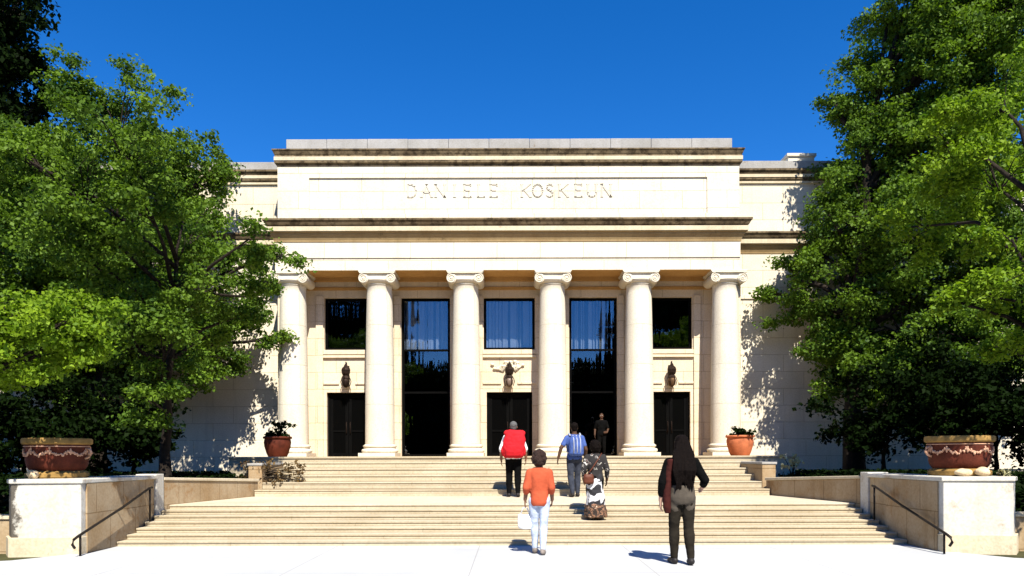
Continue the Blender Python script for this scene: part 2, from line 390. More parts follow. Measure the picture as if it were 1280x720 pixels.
# ------------------------------------------------------------------ cheek walls, pedestals, rails
def cheek(s, label, wlabel, rlabel):
    r = empty('stair_wall', (s*7.2, 11.3, 0))
    tag(r, label, 'wall')
    yb = 13.55
    body = MB()
    # pedestal footprint, with chamfered outer front corner
    fp = [(s*6.72, 11.22), (s*7.74, 11.12), (s*7.98, 11.42), (s*7.98, 12.9), (s*6.72, 12.9)]
    body.prism(fp, -0.05, ZP-0.07); body.build('pedestal', 'mouldy_stone' if s < 0 else 'pedestal_stone', r, bevel=0.012)
    pli = MB(); pli.prism([(s*6.70, 11.19), (s*7.76, 11.08), (s*8.015, 11.40), (s*8.015, 12.6), (s*6.72, 12.6), (s*6.72, 11.6), (s*6.705, 11.6)], -0.06, 0.27)
    pli.build('plinth', 'corona_stone', r, bevel=0.01)
    inn = MB()
    inn.prism([(s*6.745, 11.7), (s*7.2, 12.92), (s*7.2, yb), (s*(HX+0.1), yb)], -0.05, ZP-0.075) if False else inn.box(min(s*6.735, s*7.3), max(s*6.735, s*7.3), 12.905, yb, -0.05, ZP-0.07)
    inn.build('inner_wall', 'tan_stone', r, bevel=0.01)
    face = MB(); xa, xb = sorted((s*6.69, s*6.717)); face.box(xa, xb, 11.34, 12.9, 0.0, ZP-0.075)
    face.build('facing_slab', 'tan_stone', r)
    cp = MB(); cp.prism([(s*6.685, 11.20), (s*7.75, 11.09), (s*8.01, 11.41), (s*8.01, 12.93), (s*7.33, 12.93), (s*7.33, yb+0.02), (s*6.685, yb+0.02)], ZP-0.07, ZP)
    cp.build('coping', 'pedestal_stone', r, bevel=0.015)
    po = MB(); xa, xb = sorted((s*6.705, s*7.1)); po.box(xa, xb, yb+0.025, yb+0.32, -0.05, ZP+0.02); po.build('end_post', 'pedestal_stone', r, bevel=0.012)
    # low splayed wall along the landing
    r2 = empty('landing_wall', (s*6.9, 15.0, ZL)); tag(r2, wlabel, 'wall', None)
    w1 = MB(); w1.prism([(s*6.72, yb+0.36), (s*HU, 17.15), (s*(HU+0.35), 17.35), (s*7.1, yb+0.36)], ZL-0.5, [1.06, 0.92, 0.92, 1.06] if True else 1.0)
    w1.build('wall', 'tan_stone', r2, bevel=0.012)
    w2 = MB(); w2.prism([(s*6.70, yb+0.345), (s*(HU-0.03), 17.16), (s*(HU+0.36), 17.38), (s*7.13, yb+0.345)], [1.062, 0.922, 0.922, 1.062], [1.12, 0.99, 0.99, 1.12])
    w2.build('coping', 'corona_stone', r2, bevel=0.012)
    # side wall of the upper flight
    r3 = empty('flight_wall', (s*6.25, 18.4, ZL)); tag(r3, 'low stone side wall of the upper steps, at the %s' % ('end with the brown dapple leaves' if s < 0 else 'end near the orange pot'), 'wall')
    w3 = MB(); xa, xb = sorted((s*(HU+0.003), s*(HU+0.33))); w3.box(xa, xb, 17.42, Y4-0.01, ZL-0.2, 1.3); w3.build('wall', 'tan_stone', r3, bevel=0.012)
    w3 = MB(); xa, xb = sorted((s*(HU-0.01), s*(HU+0.36))); w3.box(xa, xb, 17.40, Y4-0.008, 1.302, 1.36); w3.build('coping', 'coping_stone', r3, bevel=0.012)
    # low outer wall continuing away from the pedestal
    r4 = empty('garden_wall', (s*12, 11.6, 0)); tag(r4, 'low tan garden wall running out from the %s pedestal' % ('left stained' if s < 0 else 'right vine topped'), 'wall')
    xa, xb = sorted((s*8.02, s*30)); w4 = MB(); w4.box(xa, xb, 11.5, 11.8, -0.05, 0.52); w4.build('wall', 'tan_stone', r4, bevel=0.01)
    w4 = MB(); w4.box(xa, xb, 11.47, 11.83, 0.522, 0.58); w4.build('coping', 'corona_stone', r4, bevel=0.01)
    # handrail
    rl = empty('handrail', (s*6.6, 11.4, 0)); tag(rl, rlabel, 'handrail')
    b = MB(); x = s*6.60
    pts = [(x, 10.86, 0.14), (x, 10.80, 0.2), (x, 10.84, 0.27), (x, 10.95, 0.31), (x, 12.2, 0.66), (x, 13.1, 0.945), (x, 13.2, 0.955)]
    b.tube(pts, 0.021, 10); b.build('rail', 'iron_rail', rl, smooth=True)
    p = MB(); p.tube([(x, 11.0, 0.0), (x, 11.0, 0.32)], 0.017, 8); p.build('post', 'iron_rail', rl, smooth=True)
    p = MB(); p.tube([(x, 13.12, 0.33), (x, 13.12, 0.94)], 0.017, 8); p.build('post', 'iron_rail', rl, smooth=True)
    for yy, zz in ((12.2, 0.64), (13.0, 0.9)):
        k = MB(); k.tube([(x, yy, zz), (s*6.69, yy, zz-0.05)], 0.012, 8); k.build('bracket', 'iron_rail', rl, smooth=True)
cheek(-1, 'weathered pale stone pedestal wall flanking the steps, dark mould on its outer corner, under the left planter',
      'low tan splayed wall beside the landing next to the brown dapple leaves', 'dark iron handrail on the tan wall below the planter with the gold rim')
cheek(1, 'pale stone pedestal wall flanking the steps with loose tan stones lying on top',
      'low tan splayed wall beside the landing on the side of the orange pot', 'dark iron handrail with curled end by the pedestal with tan stones on top')

# ------------------------------------------------------------------ museum
CX = -0.085
B = empty('museum_building', (0, 26, ZT))
tag(B, 'cream limestone museum with six column portico, carved name and dark stained cornices', 'building')
def Zf(y, Y): return EYE + (YH - y) * Y / F
def molding(prof, x0, x1, yf, yb, name, mats, idx, cap=True):
    m = MB()
    rows = []
    vs = []
    for (o, z) in prof: vs += [(x0-o, yb, z), (x0-o, yf-o, z), (x1+o, yf-o, z), (x1+o, yb, z)]
    m.v = vs
    for i in range(len(prof)-1):
        for k in range(3):
            m.f.append((i*4+k, i*4+k+1, (i+1)*4+k+1, (i+1)*4+k)); m.m.append(idx[i])
    return m.build(name, mats, B)
YE, YA, YC, YR, YW = 25.0, 25.2, 25.55, 26.45, 26.5   # entablature, attic, columns, recess wall, wings
X0, X1 = -8.22, 7.95
WX0, WX1 = -34, 34
# entablature
m = MB(); m.box(X0, X1, YE+0.035, YE+0.95, 8.0, 8.42); m.box(X0, X1, YE, YE+0.95, 8.422, 9.0); m.box(X0, X1, YE+0.1, YW+1, 9.002, 9.72)
m.build('entablature', 'limestone', B)
m = MB(); m.box(X0+0.02, X1-0.02, YE+0.045, YE+0.94, 7.985, 7.999); m.build('soffit', 'ceiling_shade_stone', B)  # thin layer carrying the soffit's shade as colour
prof = [(-0.12, 8.97), (0.02, 8.97), (0.03, 9.03), (0.07, 9.12), (0.13, 9.2), (0.15, 9.26), (0.20, 9.27), (0.20, 9.29), (0.22, 9.295), (0.22, 9.45), (0.20, 9.455), (0.24, 9.5), (0.28, 9.58), (0.33, 9.64), (0.33, 9.70), (-0.2, 9.76)]
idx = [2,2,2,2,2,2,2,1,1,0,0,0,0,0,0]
molding(prof, X0, X1, YE, YW+0.3, 'cornice', ['stained_shade_cornice', 'corona_stone', 'bed_shade_stone'], idx)
# attic with recessed inscription panel
AX0, AX1 = -8.18, 7.98
PX0, PX1, PZ0, PZ1 = -7.08, 6.86, 10.02, 11.28
m = MB(); m.box(AX0, AX1, YA+0.05, YA+4, 9.72, 11.72)
m.box(AX0, PX0, YA, YA+0.049, 9.72, 11.72); m.box(PX1, AX1, YA, YA+0.049, 9.72, 11.72)
m.box(PX0, PX1, YA, YA+0.049, PZ1, 11.72); m.box(PX0, PX1, YA, YA+0.049, 9.72, PZ0)
m.build('attic', 'limestone', B)
pt = [(-0.05, 11.66), (0.02, 11.68), (0.02, 11.73), (0.05, 11.76), (0.09, 11.78), (0.09, 11.85), (0.10, 11.86), (0.10, 11.99), (0.08, 11.995), (0.08, 12.05), (0.10, 12.08), (0.13, 12.16), (0.16, 12.2), (0.16, 12.24), (-0.2, 12.3)]
ix = [0,0,0,0,0,0,1,0,0,0,0,0,0,0]  # faces below the corona get the dark mix as painted shadow
molding(pt, AX0, AX1, YA, YA+4, 'cornice', ['stained_shade_cornice', 'corona_stone', 'bed_shade_stone'], ix)
m = MB(); 
xs = [-7.93 + 15.72*i/11 for i in range(12)]
for i in range(11): m.box(xs[i]+0.004, xs[i+1]-0.004, YA+0.16+0.006*(i%3), YA+3.5, 12.26, 12.705+0.006*((i*7)%3))
m.build('parapet', 'coping_stone', B, bevel=0.015)
# wings
for s, xa, xb in ((-1, WX0, AX0+0.02), (1, AX1-0.02, WX1)):
    m = MB(); m.box(xa, xb, YW, YW+14, -0.2, 11.65); m.build('wing_wall', 'limestone', B)
    a, b_ = (xa, -7.0) if s < 0 else (7.0, xb)
    molding([(o, z-0.02) for o, z in prof], a, b_, YW, YW+10, 'wing_cornice', ['stained_shade_cornice', 'corona_stone', 'bed_shade_stone'], idx)
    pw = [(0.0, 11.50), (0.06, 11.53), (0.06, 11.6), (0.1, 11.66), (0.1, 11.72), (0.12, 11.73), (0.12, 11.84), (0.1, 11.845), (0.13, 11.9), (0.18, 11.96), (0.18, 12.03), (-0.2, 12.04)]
    molding(pw, a, b_, YW, YW+10, 'wing_cornice', ['stained_shade_cornice', 'corona_stone', 'bed_shade_stone'], [1,1,0,0,0,1,0,0,0,0,0])
    m = MB(); m.box(a, b_, YW-0.13, YW+9, 12.03, 12.32); m.build('wing_parapet', 'coping_stone', B, bevel=0.015)
    m = MB(); a2, b2 = (xa, X0-0.01) if s < 0 else (X1+0.01, xb)
    m.box(a2, b2, YW-0.05, YW-0.002, 7.28, 7.42); m.box(a2, b2, YW-0.05, YW-0.002, 1.0, 2.1); m.build('belt_course', 'limestone', B, bevel=0.01)
m = MB(); m.box(10.5, 11.5, YW+0.8, YW+2.4, 12.3, 12.85); m.box(10.44, 11.56, YW+0.74, YW+2.46, 12.852, 12.97); m.build('roof_block', 'limestone', B, bevel=0.02)
m = MB(); m.box(WX0, WX1, YW+0.3, YW+13.9, 11.66, 12.02); m.build('roof', 'roofing', B)

# recess: antae, wall with openings, ceiling
holes = []
KS = YR/27.1
ZO, ZWs, ZD, ZWt = ZT, 1.5+4.04*KS, 1.5+2.44*KS, 1.5+6.0*KS
bays = [('door', -6.19, 1.72, 1.56), ('tall', -3.24, 1.84, 0), ('door', -0.09, 1.93, 1.72), ('tall', 3.07, 1.81, 0), ('door', 5.97, 1.66, 1.5)]
bays = [(k_, x_*KS, w_*KS, d_*KS) for k_, x_, w_, d_ in bays]
for kind, x, wd, dw in bays:
    if kind == 'tall': holes.append((x-wd/2, x+wd/2, ZT, ZWt))
    else: holes.append((x-wd/2, x+wd/2, ZWs, ZWt)); holes.append((x-dw/2, x+dw/2, ZT, ZD))
def wall_holes(x0, x1, z0, z1, y0, y1, holes, name, mat):
    xs = sorted({x0, x1, *[h[0] for h in holes], *[h[1] for h in holes]})
    zs = sorted({z0, z1, *[h[2] for h in holes], *[h[3] for h in holes]})
    def solid(i, j):
        if not (0 <= i < len(xs)-1 and 0 <= j < len(zs)-1): return False
        cx, cz = (xs[i]+xs[i+1])/2, (zs[j]+zs[j+1])/2
        return not any(h[0] < cx < h[1] and h[2] < cz < h[3] for h in holes)
    m = MB()
    for i in range(len(xs)-1):
        for j in range(len(zs)-1):
            if not solid(i, j): continue
            a, b_, c, d = xs[i], xs[i+1], zs[j], zs[j+1]
            m.add([(a,y0,c),(b_,y0,c),(b_,y0,d),(a,y0,d)], [(0,1,2,3)]); m.add([(a,y1,c),(b_,y1,c),(b_,y1,d),(a,y1,d)], [(3,2,1,0)])
            if not solid(i-1, j): m.add([(a,y0,c),(a,y1,c),(a,y1,d),(a,y0,d)], [(3,2,1,0)])
            if not solid(i+1, j): m.add([(b_,y0,c),(b_,y1,c),(b_,y1,d),(b_,y0,d)], [(0,1,2,3)])
            if not solid(i, j-1): m.add([(a,y0,c),(b_,y0,c),(b_,y1,c),(a,y1,c)], [(3,2,1,0)])
            if not solid(i, j+1): m.add([(a,y0,d),(b_,y0,d),(b_,y1,d),(a,y1,d)], [(0,1,2,3)])
    return m.build(name, mat, B)
wall_holes(-7.52, 7.35, ZT-0.05, 8.1, YR, YR+0.4, holes, 'portico_wall', 'portico_stone')
m = MB(); m.box(-8.26, -7.52, 25.42, YR+0.5, ZT-0.05, 7.99); m.build('anta', 'portico_stone', B, bevel=0.01); m = MB(); m.box(7.35, 8.09, 25.42, YR+0.5, ZT-0.05, 7.99); m.build('anta', 'portico_stone', B, bevel=0.01)
m = MB(); m.box(-7.52, 7.35, YE+0.96, YR+0.4, 8.12, 8.3); m.build('portico_ceiling', 'ceiling_shade_stone', B)
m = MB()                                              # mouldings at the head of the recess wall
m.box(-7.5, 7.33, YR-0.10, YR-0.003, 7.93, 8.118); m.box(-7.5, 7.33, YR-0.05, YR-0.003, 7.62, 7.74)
m.build('wall_moulding', 'ceiling_shade_stone', B, bevel=0.012)  # shaded head of the wall painted orange-brown
# dark room behind the openings
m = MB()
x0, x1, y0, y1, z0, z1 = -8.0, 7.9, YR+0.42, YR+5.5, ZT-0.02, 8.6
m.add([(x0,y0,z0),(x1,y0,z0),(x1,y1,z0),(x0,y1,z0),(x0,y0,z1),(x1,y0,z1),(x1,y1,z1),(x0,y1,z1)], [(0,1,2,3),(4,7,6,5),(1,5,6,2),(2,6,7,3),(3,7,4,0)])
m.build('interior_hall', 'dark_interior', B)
# surrounds, sills, panels
for kind, x, wd, dw in bays:
    m = MB()
    if kind == 'tall':
        for s in (-1, 1):
            a, b_ = sorted((x+s*(wd/2+0.03), x+s*(wd/2+0.25))); m.box(a, b_, YR-0.07, YR-0.003, ZT, ZWt+0.06)
        m.build('window_surround', 'portico_stone', B, bevel=0.01)
    else:
        for s in (-1, 1):
            a, b_ = sorted((x+s*(wd/2+0.04), x+s*(wd/2+0.30))); m.box(a, b_, YR-0.07, YR-0.003, ZT, ZWt+0.06)
        m.box(x-wd/2-0.035, x+wd/2+0.035, YR-0.09, YR-0.003, ZWs-0.30, ZWs-0.20)
        m.box(x-wd/2-0.035, x+wd/2+0.035, YR-0.06, YR-0.003, ZWs-0.17, ZWs-0.02)
        for a, b_ in ((x-wd/2-0.03, x-0.3), (x+0.3, x+wd/2+0.03)): m.box(a, b_, YR-0.05, YR-0.003, 4.17, 4.25)
        m.build('door_surround', 'portico_stone', B, bevel=0.01)
# carved sprays over the middle door
m = MB(); rng = random.Random(4)
for s in (-1, 1):
    base = Vector((-0.09+s*0.22, YR-0.01, 4.6))
    for k in range(9):
        a = R(25+rng.random()*90); L = 0.25+0.4*rng.random()
        tip = base + Vector((s*math.cos(a)*L, -0.05, math.sin(a)*L*0.75))
        m.ball(base.lerp(tip, 0.9), (0.075, 0.03, 0.05), 8, 6); m.tube([base, base.lerp(tip, .5)+Vector((0, -.02, .03)), tip], [0.018, 0.02, 0.012], 6)
m.build('carved_spray', 'limestone', B, smooth=True)

def frame_bars(m, x0, x1, z0, z1, y0, y1, wd, mx=(), mz=()):
    m.box(x0, x0+wd, y0, y1, z0, z1); m.box(x1-wd, x1, y0, y1, z0, z1)
    m.box(x0+wd, x1-wd, y0, y1, z0, z0+wd); m.box(x0+wd, x1-wd, y0, y1, z1-wd, z1)
    for x in mx: m.box(x-0.022, x+0.022, y0+0.005, y1-0.005, z0+wd, z1-wd)
    for z in mz: m.box(x0+wd, x1-wd, y0+0.002, y1-0.002, z-0.035, z+0.035)
def window(x0, x1, z0, z1, mz=(), curtain=None):
    wn = empty('window', ((x0+x1)/2, YR+0.2, z0), B)
    m = MB(); frame_bars(m, x0+0.003, x1-0.003, z0+0.003, z1-0.003, YR+0.14, YR+0.24, 0.09, (), mz); m.build('frame', 'bronze_frame', wn)
    m = MB(); m.box(x0+0.09, x1-0.09, YR+0.185, YR+0.193, z0+0.09, z1-0.09); m.build('pane', 'window_glass', wn)
    if curtain:
        m = MB(); rg = random.Random(int(x0*100)+7); x = x0+0.05       # hanging slats, turned by different amounts, with gaps
        while x < x1-0.16:
            wd_ = rg.uniform(0.07, 0.15); a = R(rg.uniform(5, 60)); c_ = math.cos(a)*wd_; d_ = math.sin(a)*wd_; zb = curtain+rg.uniform(0.0, 0.06)
            m.add([(x, YR+0.30, zb), (x+c_, YR+0.30+d_, zb), (x+c_, YR+0.30+d_, z1-0.02), (x, YR+0.30, z1-0.02)], [(0,1,2,3)])
            x += wd_*rg.uniform(0.75, 1.25)+(rg.random() < 0.3)*rg.uniform(0.03, 0.1)
        m.box(x0+0.02, x1-0.02, YR+0.29, YR+0.40, z1-0.02, z1-0.006)
        o = m.build('curtain', 'curtain_cloth', wn)
        sd = o.modifiers.new('Solidify', 'SOLIDIFY'); sd.thickness = 0.004
for i, (kind, x, wd, dw) in enumerate(bays):
    if kind == 'tall': window(x-wd/2, x+wd/2, ZT, ZWt, (ZWs, ZD), curtain=ZWs)
    else:
        window(x-wd/2, x+wd/2, ZWs, ZWt, (), curtain=ZWs+0.03 if i == 2 else None)
        dr = empty('door', (x, YR+0.2, ZT), B)
        m = MB(); frame_bars(m, x-dw/2+0.003, x+dw/2-0.003, ZT+0.003, ZD-0.003, YR+0.16, YR+0.28, 0.08); m.build('frame', 'bronze_frame', dr)
        for s in (-1, 1):
            a, b_ = sorted((x+s*0.008, x+s*(dw/2-0.085)))
            m = MB(); frame_bars(m, a, b_, ZT+0.03, ZD-0.09, YR+0.19, YR+0.25, 0.11, (), (ZT+0.95,)); m.build('leaf', 'bronze_frame', dr)
            m = MB(); m.box(a+0.11, b_-0.11, YR+0.215, YR+0.225, ZT+0.14, ZD-0.2); m.build('pane', 'door_glass', dr)
            m = MB(); m.tube([(x+s*0.07, YR+0.19, ZT+0.85), (x+s*0.07, YR+0.13, ZT+0.88), (x+s*0.07, YR+0.13, ZT+1.25), (x+s*0.07, YR+0.19, ZT+1.28)], 0.014, 8); m.build('handle', 'bronze', dr, smooth=True)

# columns
def volute(m, x, z, y0, y1, s):
    r = 0.17
    m.tube([(x, y0, z), (x, y1, z)], r, 24)
    for yy in (y0-0.012, y1+0.012):                 # spiral on each face
        pts = []
        for k in range(40):
            a = k/39*2*math.pi*2.2; rr_ = r*(1-0.8*k/39); pts.append((x+s*rr_*math.cos(math.pi/2-a), yy, z+rr_*math.sin(math.pi/2-a)))
        m.tube(pts, 0.02, 6)
    m.ball((x, y0-0.01, z), (0.045, 0.03, 0.045), 10, 6)
def column(x):
    c = empty('column', (x, YC, ZT), B)
    m = MB(); m.box(x-0.64, x+0.64, YC-0.64, YC+0.64, ZT+0.001, ZT+0.13)
    m.lathe([(0.60, .13), (0.635, .16), (0.645, .2), (0.635, .245), (0.60, .27), (0.565, .28), (0.55, .30), (0.555, .33), (0.585, .34), (0.595, .37), (0.585, .40), (0.545, .41), (0.53, .44)], (x, YC, ZT), 48)
    o = m.build('base', 'column_stone', c, smooth=True); smooth_by_angle(o, 50)
    prof = []
    for k in range(25):
        u = k/24; prof.append((0.515-0.075*u**1.8, 0.43+u*5.55))
    prof += [(0.46, 6.0), (0.475, 6.02), (0.46, 6.05)]
    m = MB(); m.lathe(prof, (x, YC, ZT), 48); o = m.build('shaft', 'column_stone', c, smooth=True); smooth_by_angle(o, 50)
    m = MB(); m.lathe([(0.45, 6.05), (0.53, 6.10), (0.565, 6.17), (0.52, 6.2)], (x, YC, ZT), 40)
    m.box(x-0.5, x+0.5, YC-0.47, YC+0.47, ZT+6.19, ZT+6.385)
    for s in (-1, 1): volute(m, x+s*0.475, ZT+6.21, YC-0.5, YC+0.5, s)
    m.box(x-0.61, x+0.61, YC-0.54, YC+0.54, ZT+6.387, ZT+6.43); m.box(x-0.64, x+0.64, YC-0.545, YC+0.57, ZT+6.43, ZT+6.483)
    o = m.build('capital', 'column_stone', c, smooth=True); smooth_by_angle(o, 45)
    return c
c0 = column(CX-2.5*3.066)
for k in range(1, 6):
    cc = copy_tree(c0); cc.location.x = c0.location.x + k*3.066

# carved name on the attic
GL = {
 'D': (0.8, [[(0.12,0),(0.12,1)], [(0.12,1),(0.45,1),(0.68,0.85),(0.78,0.5),(0.68,0.15),(0.45,0),(0.12,0)]]),
 'A': (0.9, [[(0.05,0),(0.45,1)], [(0.45,1),(0.85,0)], [(0.2,0.36),(0.7,0.36)]]),
 'N': (0.95, [[(0.12,0),(0.12,1)], [(0.12,1),(0.83,0)], [(0.83,0),(0.83,1)]]),
 'I': (0.35, [[(0.17,0),(0.17,1)]]),
 'E': (0.68, [[(0.12,0),(0.12,1)], [(0.12,1),(0.6,1),(0.6,0.9)], [(0.12,0.52),(0.5,0.52)], [(0.12,0),(0.62,0),(0.62,0.12)]]),
 'L': (0.65, [[(0.12,0),(0.12,1)], [(0.12,0),(0.6,0),(0.6,0.12)]]),
 'K': (0.85, [[(0.12,0),(0.12,1)], [(0.75,1),(0.14,0.45)], [(0.3,0.58),(0.8,0)]]),
 'O': (0.95, [[(0.48+0.4*math.sin(2*math.pi*k/20), 0.5+0.5*math.cos(2*math.pi*k/20)) for k in range(21)]]),
 'S': (0.65, [[(0.55,0.88),(0.45,0.98),(0.28,1.0),(0.12,0.88),(0.12,0.7),(0.28,0.56),(0.45,0.45),(0.58,0.3),(0.55,0.1),(0.38,0),(0.2,0.02),(0.08,0.14)]]),
 'U': (0.9, [[(0.12,1),(0.12,0.3),(0.25,0.06),(0.46,0),(0.66,0.06),(0.78,0.3),(0.78,1)]]),
}
def lettering(word, px, par):
    m = MB(); H = 0.44
    for ch, pxs in zip(word, px):
        wd, strokes = GL[ch]
        x0 = (pxs-640)*YA/F - wd*H/2; z0 = Zf(245.5, YA)
        for st_ in strokes:
            for (a, b_) in zip(st_[:-1], st_[1:]):
                p, q = Vector((x0+a[0]*H, z0+a[1]*H)), Vector((x0+b_[0]*H, z0+b_[1]*H))
                d = (q-p).normalized(); n = Vector((-d.y, d.x)); hw = 0.028 if abs(d.y) > 0.5 and d.x >= -0.05 else 0.019
                p -= d*0.012; q += d*0.012
                y0, y1 = YA+0.030, YA+0.049
                c = [p+n*hw, p-n*hw, q-n*hw, q+n*hw]
                vs = [(k.x, y0, k.y) for k in c]+[(k.x, y1, k.y) for k in c]
                m.add(vs, [(0,1,2,3),(7,6,5,4),(0,4,5,1),(1,5,6,2),(2,6,7,3),(3,7,4,0)])
            for e in (st_[0], st_[-1]):             # serifs
                if e[1] in (0, 1) and ch not in 'OSD':
                    X, Z = x0+e[0]*H, z0+e[1]*H
                    m.box(X-0.05, X+0.05, YA+0.031, YA+0.049, Z-0.012, Z+0.012)
    m.build('lettering', 'letter_stone', par)
lettering('DANIELE', [515, 534, 551, 569, 585, 602, 618], B)
lettering('KOSKEUN', [658, 673, 688, 705, 724, 741, 759], B)

# ------------------------------------------------------------------ wall lanterns
def lantern(x, label, mats, tilt):
    r = empty('wall_lantern', (x, YR-0.02, 4.1)); tag(r, label, 'lantern', 'bronze lanterns over the doors')
    y = YR-0.24
    m = MB(); m.box(x-0.08, x+0.08, YR-0.05, YR-0.003, 4.45, 4.85); m.tube([(x, YR-0.04, 4.75), (x, YR-0.14, 4.95), (x, y, 4.96), (x, y, 4.88)], 0.022, 8); m.build('bracket', mats[0], r)
    m = MB(); m.lathe([(0.02, .86), (0.06, .80), (0.07, .76), (0.14, .70), (0.165, .62), (0.15, .50), (0.12, .44), (0.08, .42)], (x, y, 4.05), 8); m.build('cap', mats[0], r)
    m = MB(); m.lathe([(0.11, .415), (0.13, .38), (0.15, .33)], (x, y, 4.05), 8)
    for k in range(6):
        a = k*math.pi/3; m.tube([(x+0.15*math.cos(a), y+0.15*math.sin(a), 4.38), (x+0.19*math.cos(a), y+0.19*math.sin(a), 4.25), (x+0.14*math.cos(a), y+0.14*math.sin(a), 4.08)], 0.014, 6)
    m.build('cage', mats[0], r)
    m = MB(); m.lathe([(0.11, .33), (0.15, .22), (0.13, .1), (0.08, .02), (0.03, -.02)], (x, y, 4.05), 16); m.build('globe', mats[1], r, smooth=True)
lantern(-6.19*KS, 'dark bronze lantern over the door between the two leftmost columns', ('bronze', 'bronze'), 0)
lantern(-0.09, 'bronze lantern with pale globe over the middle door between carved sprays', ('bronze', 'frosted_glass'), 0)
lantern(5.97*KS, 'bronze lantern with tan globe over the door between the two rightmost columns', ('bronze', 'bronze_tan'), 0)

# ------------------------------------------------------------------ planters and pots
def planter(px, label, rim, seed):
    c = at(px, 571, 12.0); x, y = c.x, c.y
    r = empty('planter', (x, y, ZP)); tag(r, label, 'planter')
    z = ZP
    m = MB(); m.lathe([(0.47, .001), (0.49, .02), (0.49, .08), (0.45, .11), (0.41, .125)], (x, y, z), 56); o = m.build('foot', 'tan_clay', r, smooth=True); smooth_by_angle(o)
    m = MB(); m.lathe([(0.41, .125), (0.44, .16), (0.465, .2), (0.48, .27), (0.495, .42), (0.50, .565)], (x, y, z), 56); o = m.build('bowl', 'dark_terracotta', r, smooth=True); smooth_by_angle(o)
    m = MB(); m.lathe([(0.50, .565), (0.525, .572), (0.545, .59), (0.545, .655), (0.53, .675), (0.47, .675), (0.45, .60)], (x, y, z), 56, False); o = m.build('rim', rim, r, smooth=True); smooth_by_angle(o)
    m = MB(); m.lathe([(0.001, .61), (0.25, .625), (0.45, .605)], (x, y, z), 40, False); m.build('soil', 'potting_soil', r, smooth=True)
    m = MB(); rg = random.Random(seed); n = 170                  # raised leafy swags round the bowl
    for k in range(n):
        a = 2*math.pi*k/n; sw = abs(math.sin(a*5)); zz = z+0.49-0.10*sw**0.7; aa = a+rg.uniform(-.02, .02)
        m.ball((x+0.503*math.cos(aa), y+0.503*math.sin(aa), zz+rg.uniform(-.022, .022)), (0.017, 0.017, rg.uniform(0.014, 0.03)), 8, 6)
        if sw < 0.12: m.ball((x+0.503*math.cos(aa), y+0.503*math.sin(aa), z+0.44), (0.02, 0.02, 0.05), 8, 6)
    m.tube([(x+0.504*math.cos(2*math.pi*k/60), y+0.504*math.sin(2*math.pi*k/60), z+0.535) for k in range(61)], 0.008, 6)
    m.build('garland', 'relief_clay', r, smooth=True)
    for s in (-1, 1):
        m = MB(); m.tube([(x+s*0.50, y, z+.5), (x+s*0.58, y, z+.48), (x+s*0.60, y, z+.42), (x+s*0.56, y, z+.36), (x+s*0.49, y, z+.33)], 0.022, 8); m.build('handle', 'relief_clay', r, smooth=True)
planter(72, 'large dark red planter with mustard rim on the pedestal with mould stains', 'tan_clay', 3)
planter(1199, 'large dark red planter with tan rim and pale garland, behind loose tan stones', 'tan_clay', 5)
for o_ in [k for k in C.objects if k.name.startswith('planter') and k.parent is None]: o_.scale = (0.94, 0.94, 0.97)
def blob(px, y, Y, r, name, label, seed, group=None, zb=ZP):
    c = at(px, y, Y); m = MB(); m.ball((c.x, c.y, zb+r[2]*0.9), r, 20, 14)
    m.v = [tuple(Vector(v) + (Vector(v)-Vector((c.x, c.y, zb+r[2]))).normalized()*0.22*r[2]*noise.noise(Vector(v)*14+Vector((seed, 0, 0)))) for v in m.v]
    o = m.build(name, 'pale_stone', None, smooth=True); o.location = (0, 0, 0)
    return tag(o, label, 'stone', group)
blob(1204, 597, 11.5, (0.13, 0.1, 0.065), 'stone', 'wide flat tan stone on the pedestal in front of the tan rimmed planter', 1, 'loose stones on the pedestals')
blob(1228, 597, 11.5, (0.11, 0.09, 0.075), 'stone', 'lumpy tan stone on the pedestal nearest the pale vine', 2, 'loose stones on the pedestals')
blob(41, 597, 11.5, (0.085, 0.085, 0.075), 'stone', 'round yellowish stone on the pedestal in front of the mustard rimmed planter', 3, 'loose stones on the pedestals')

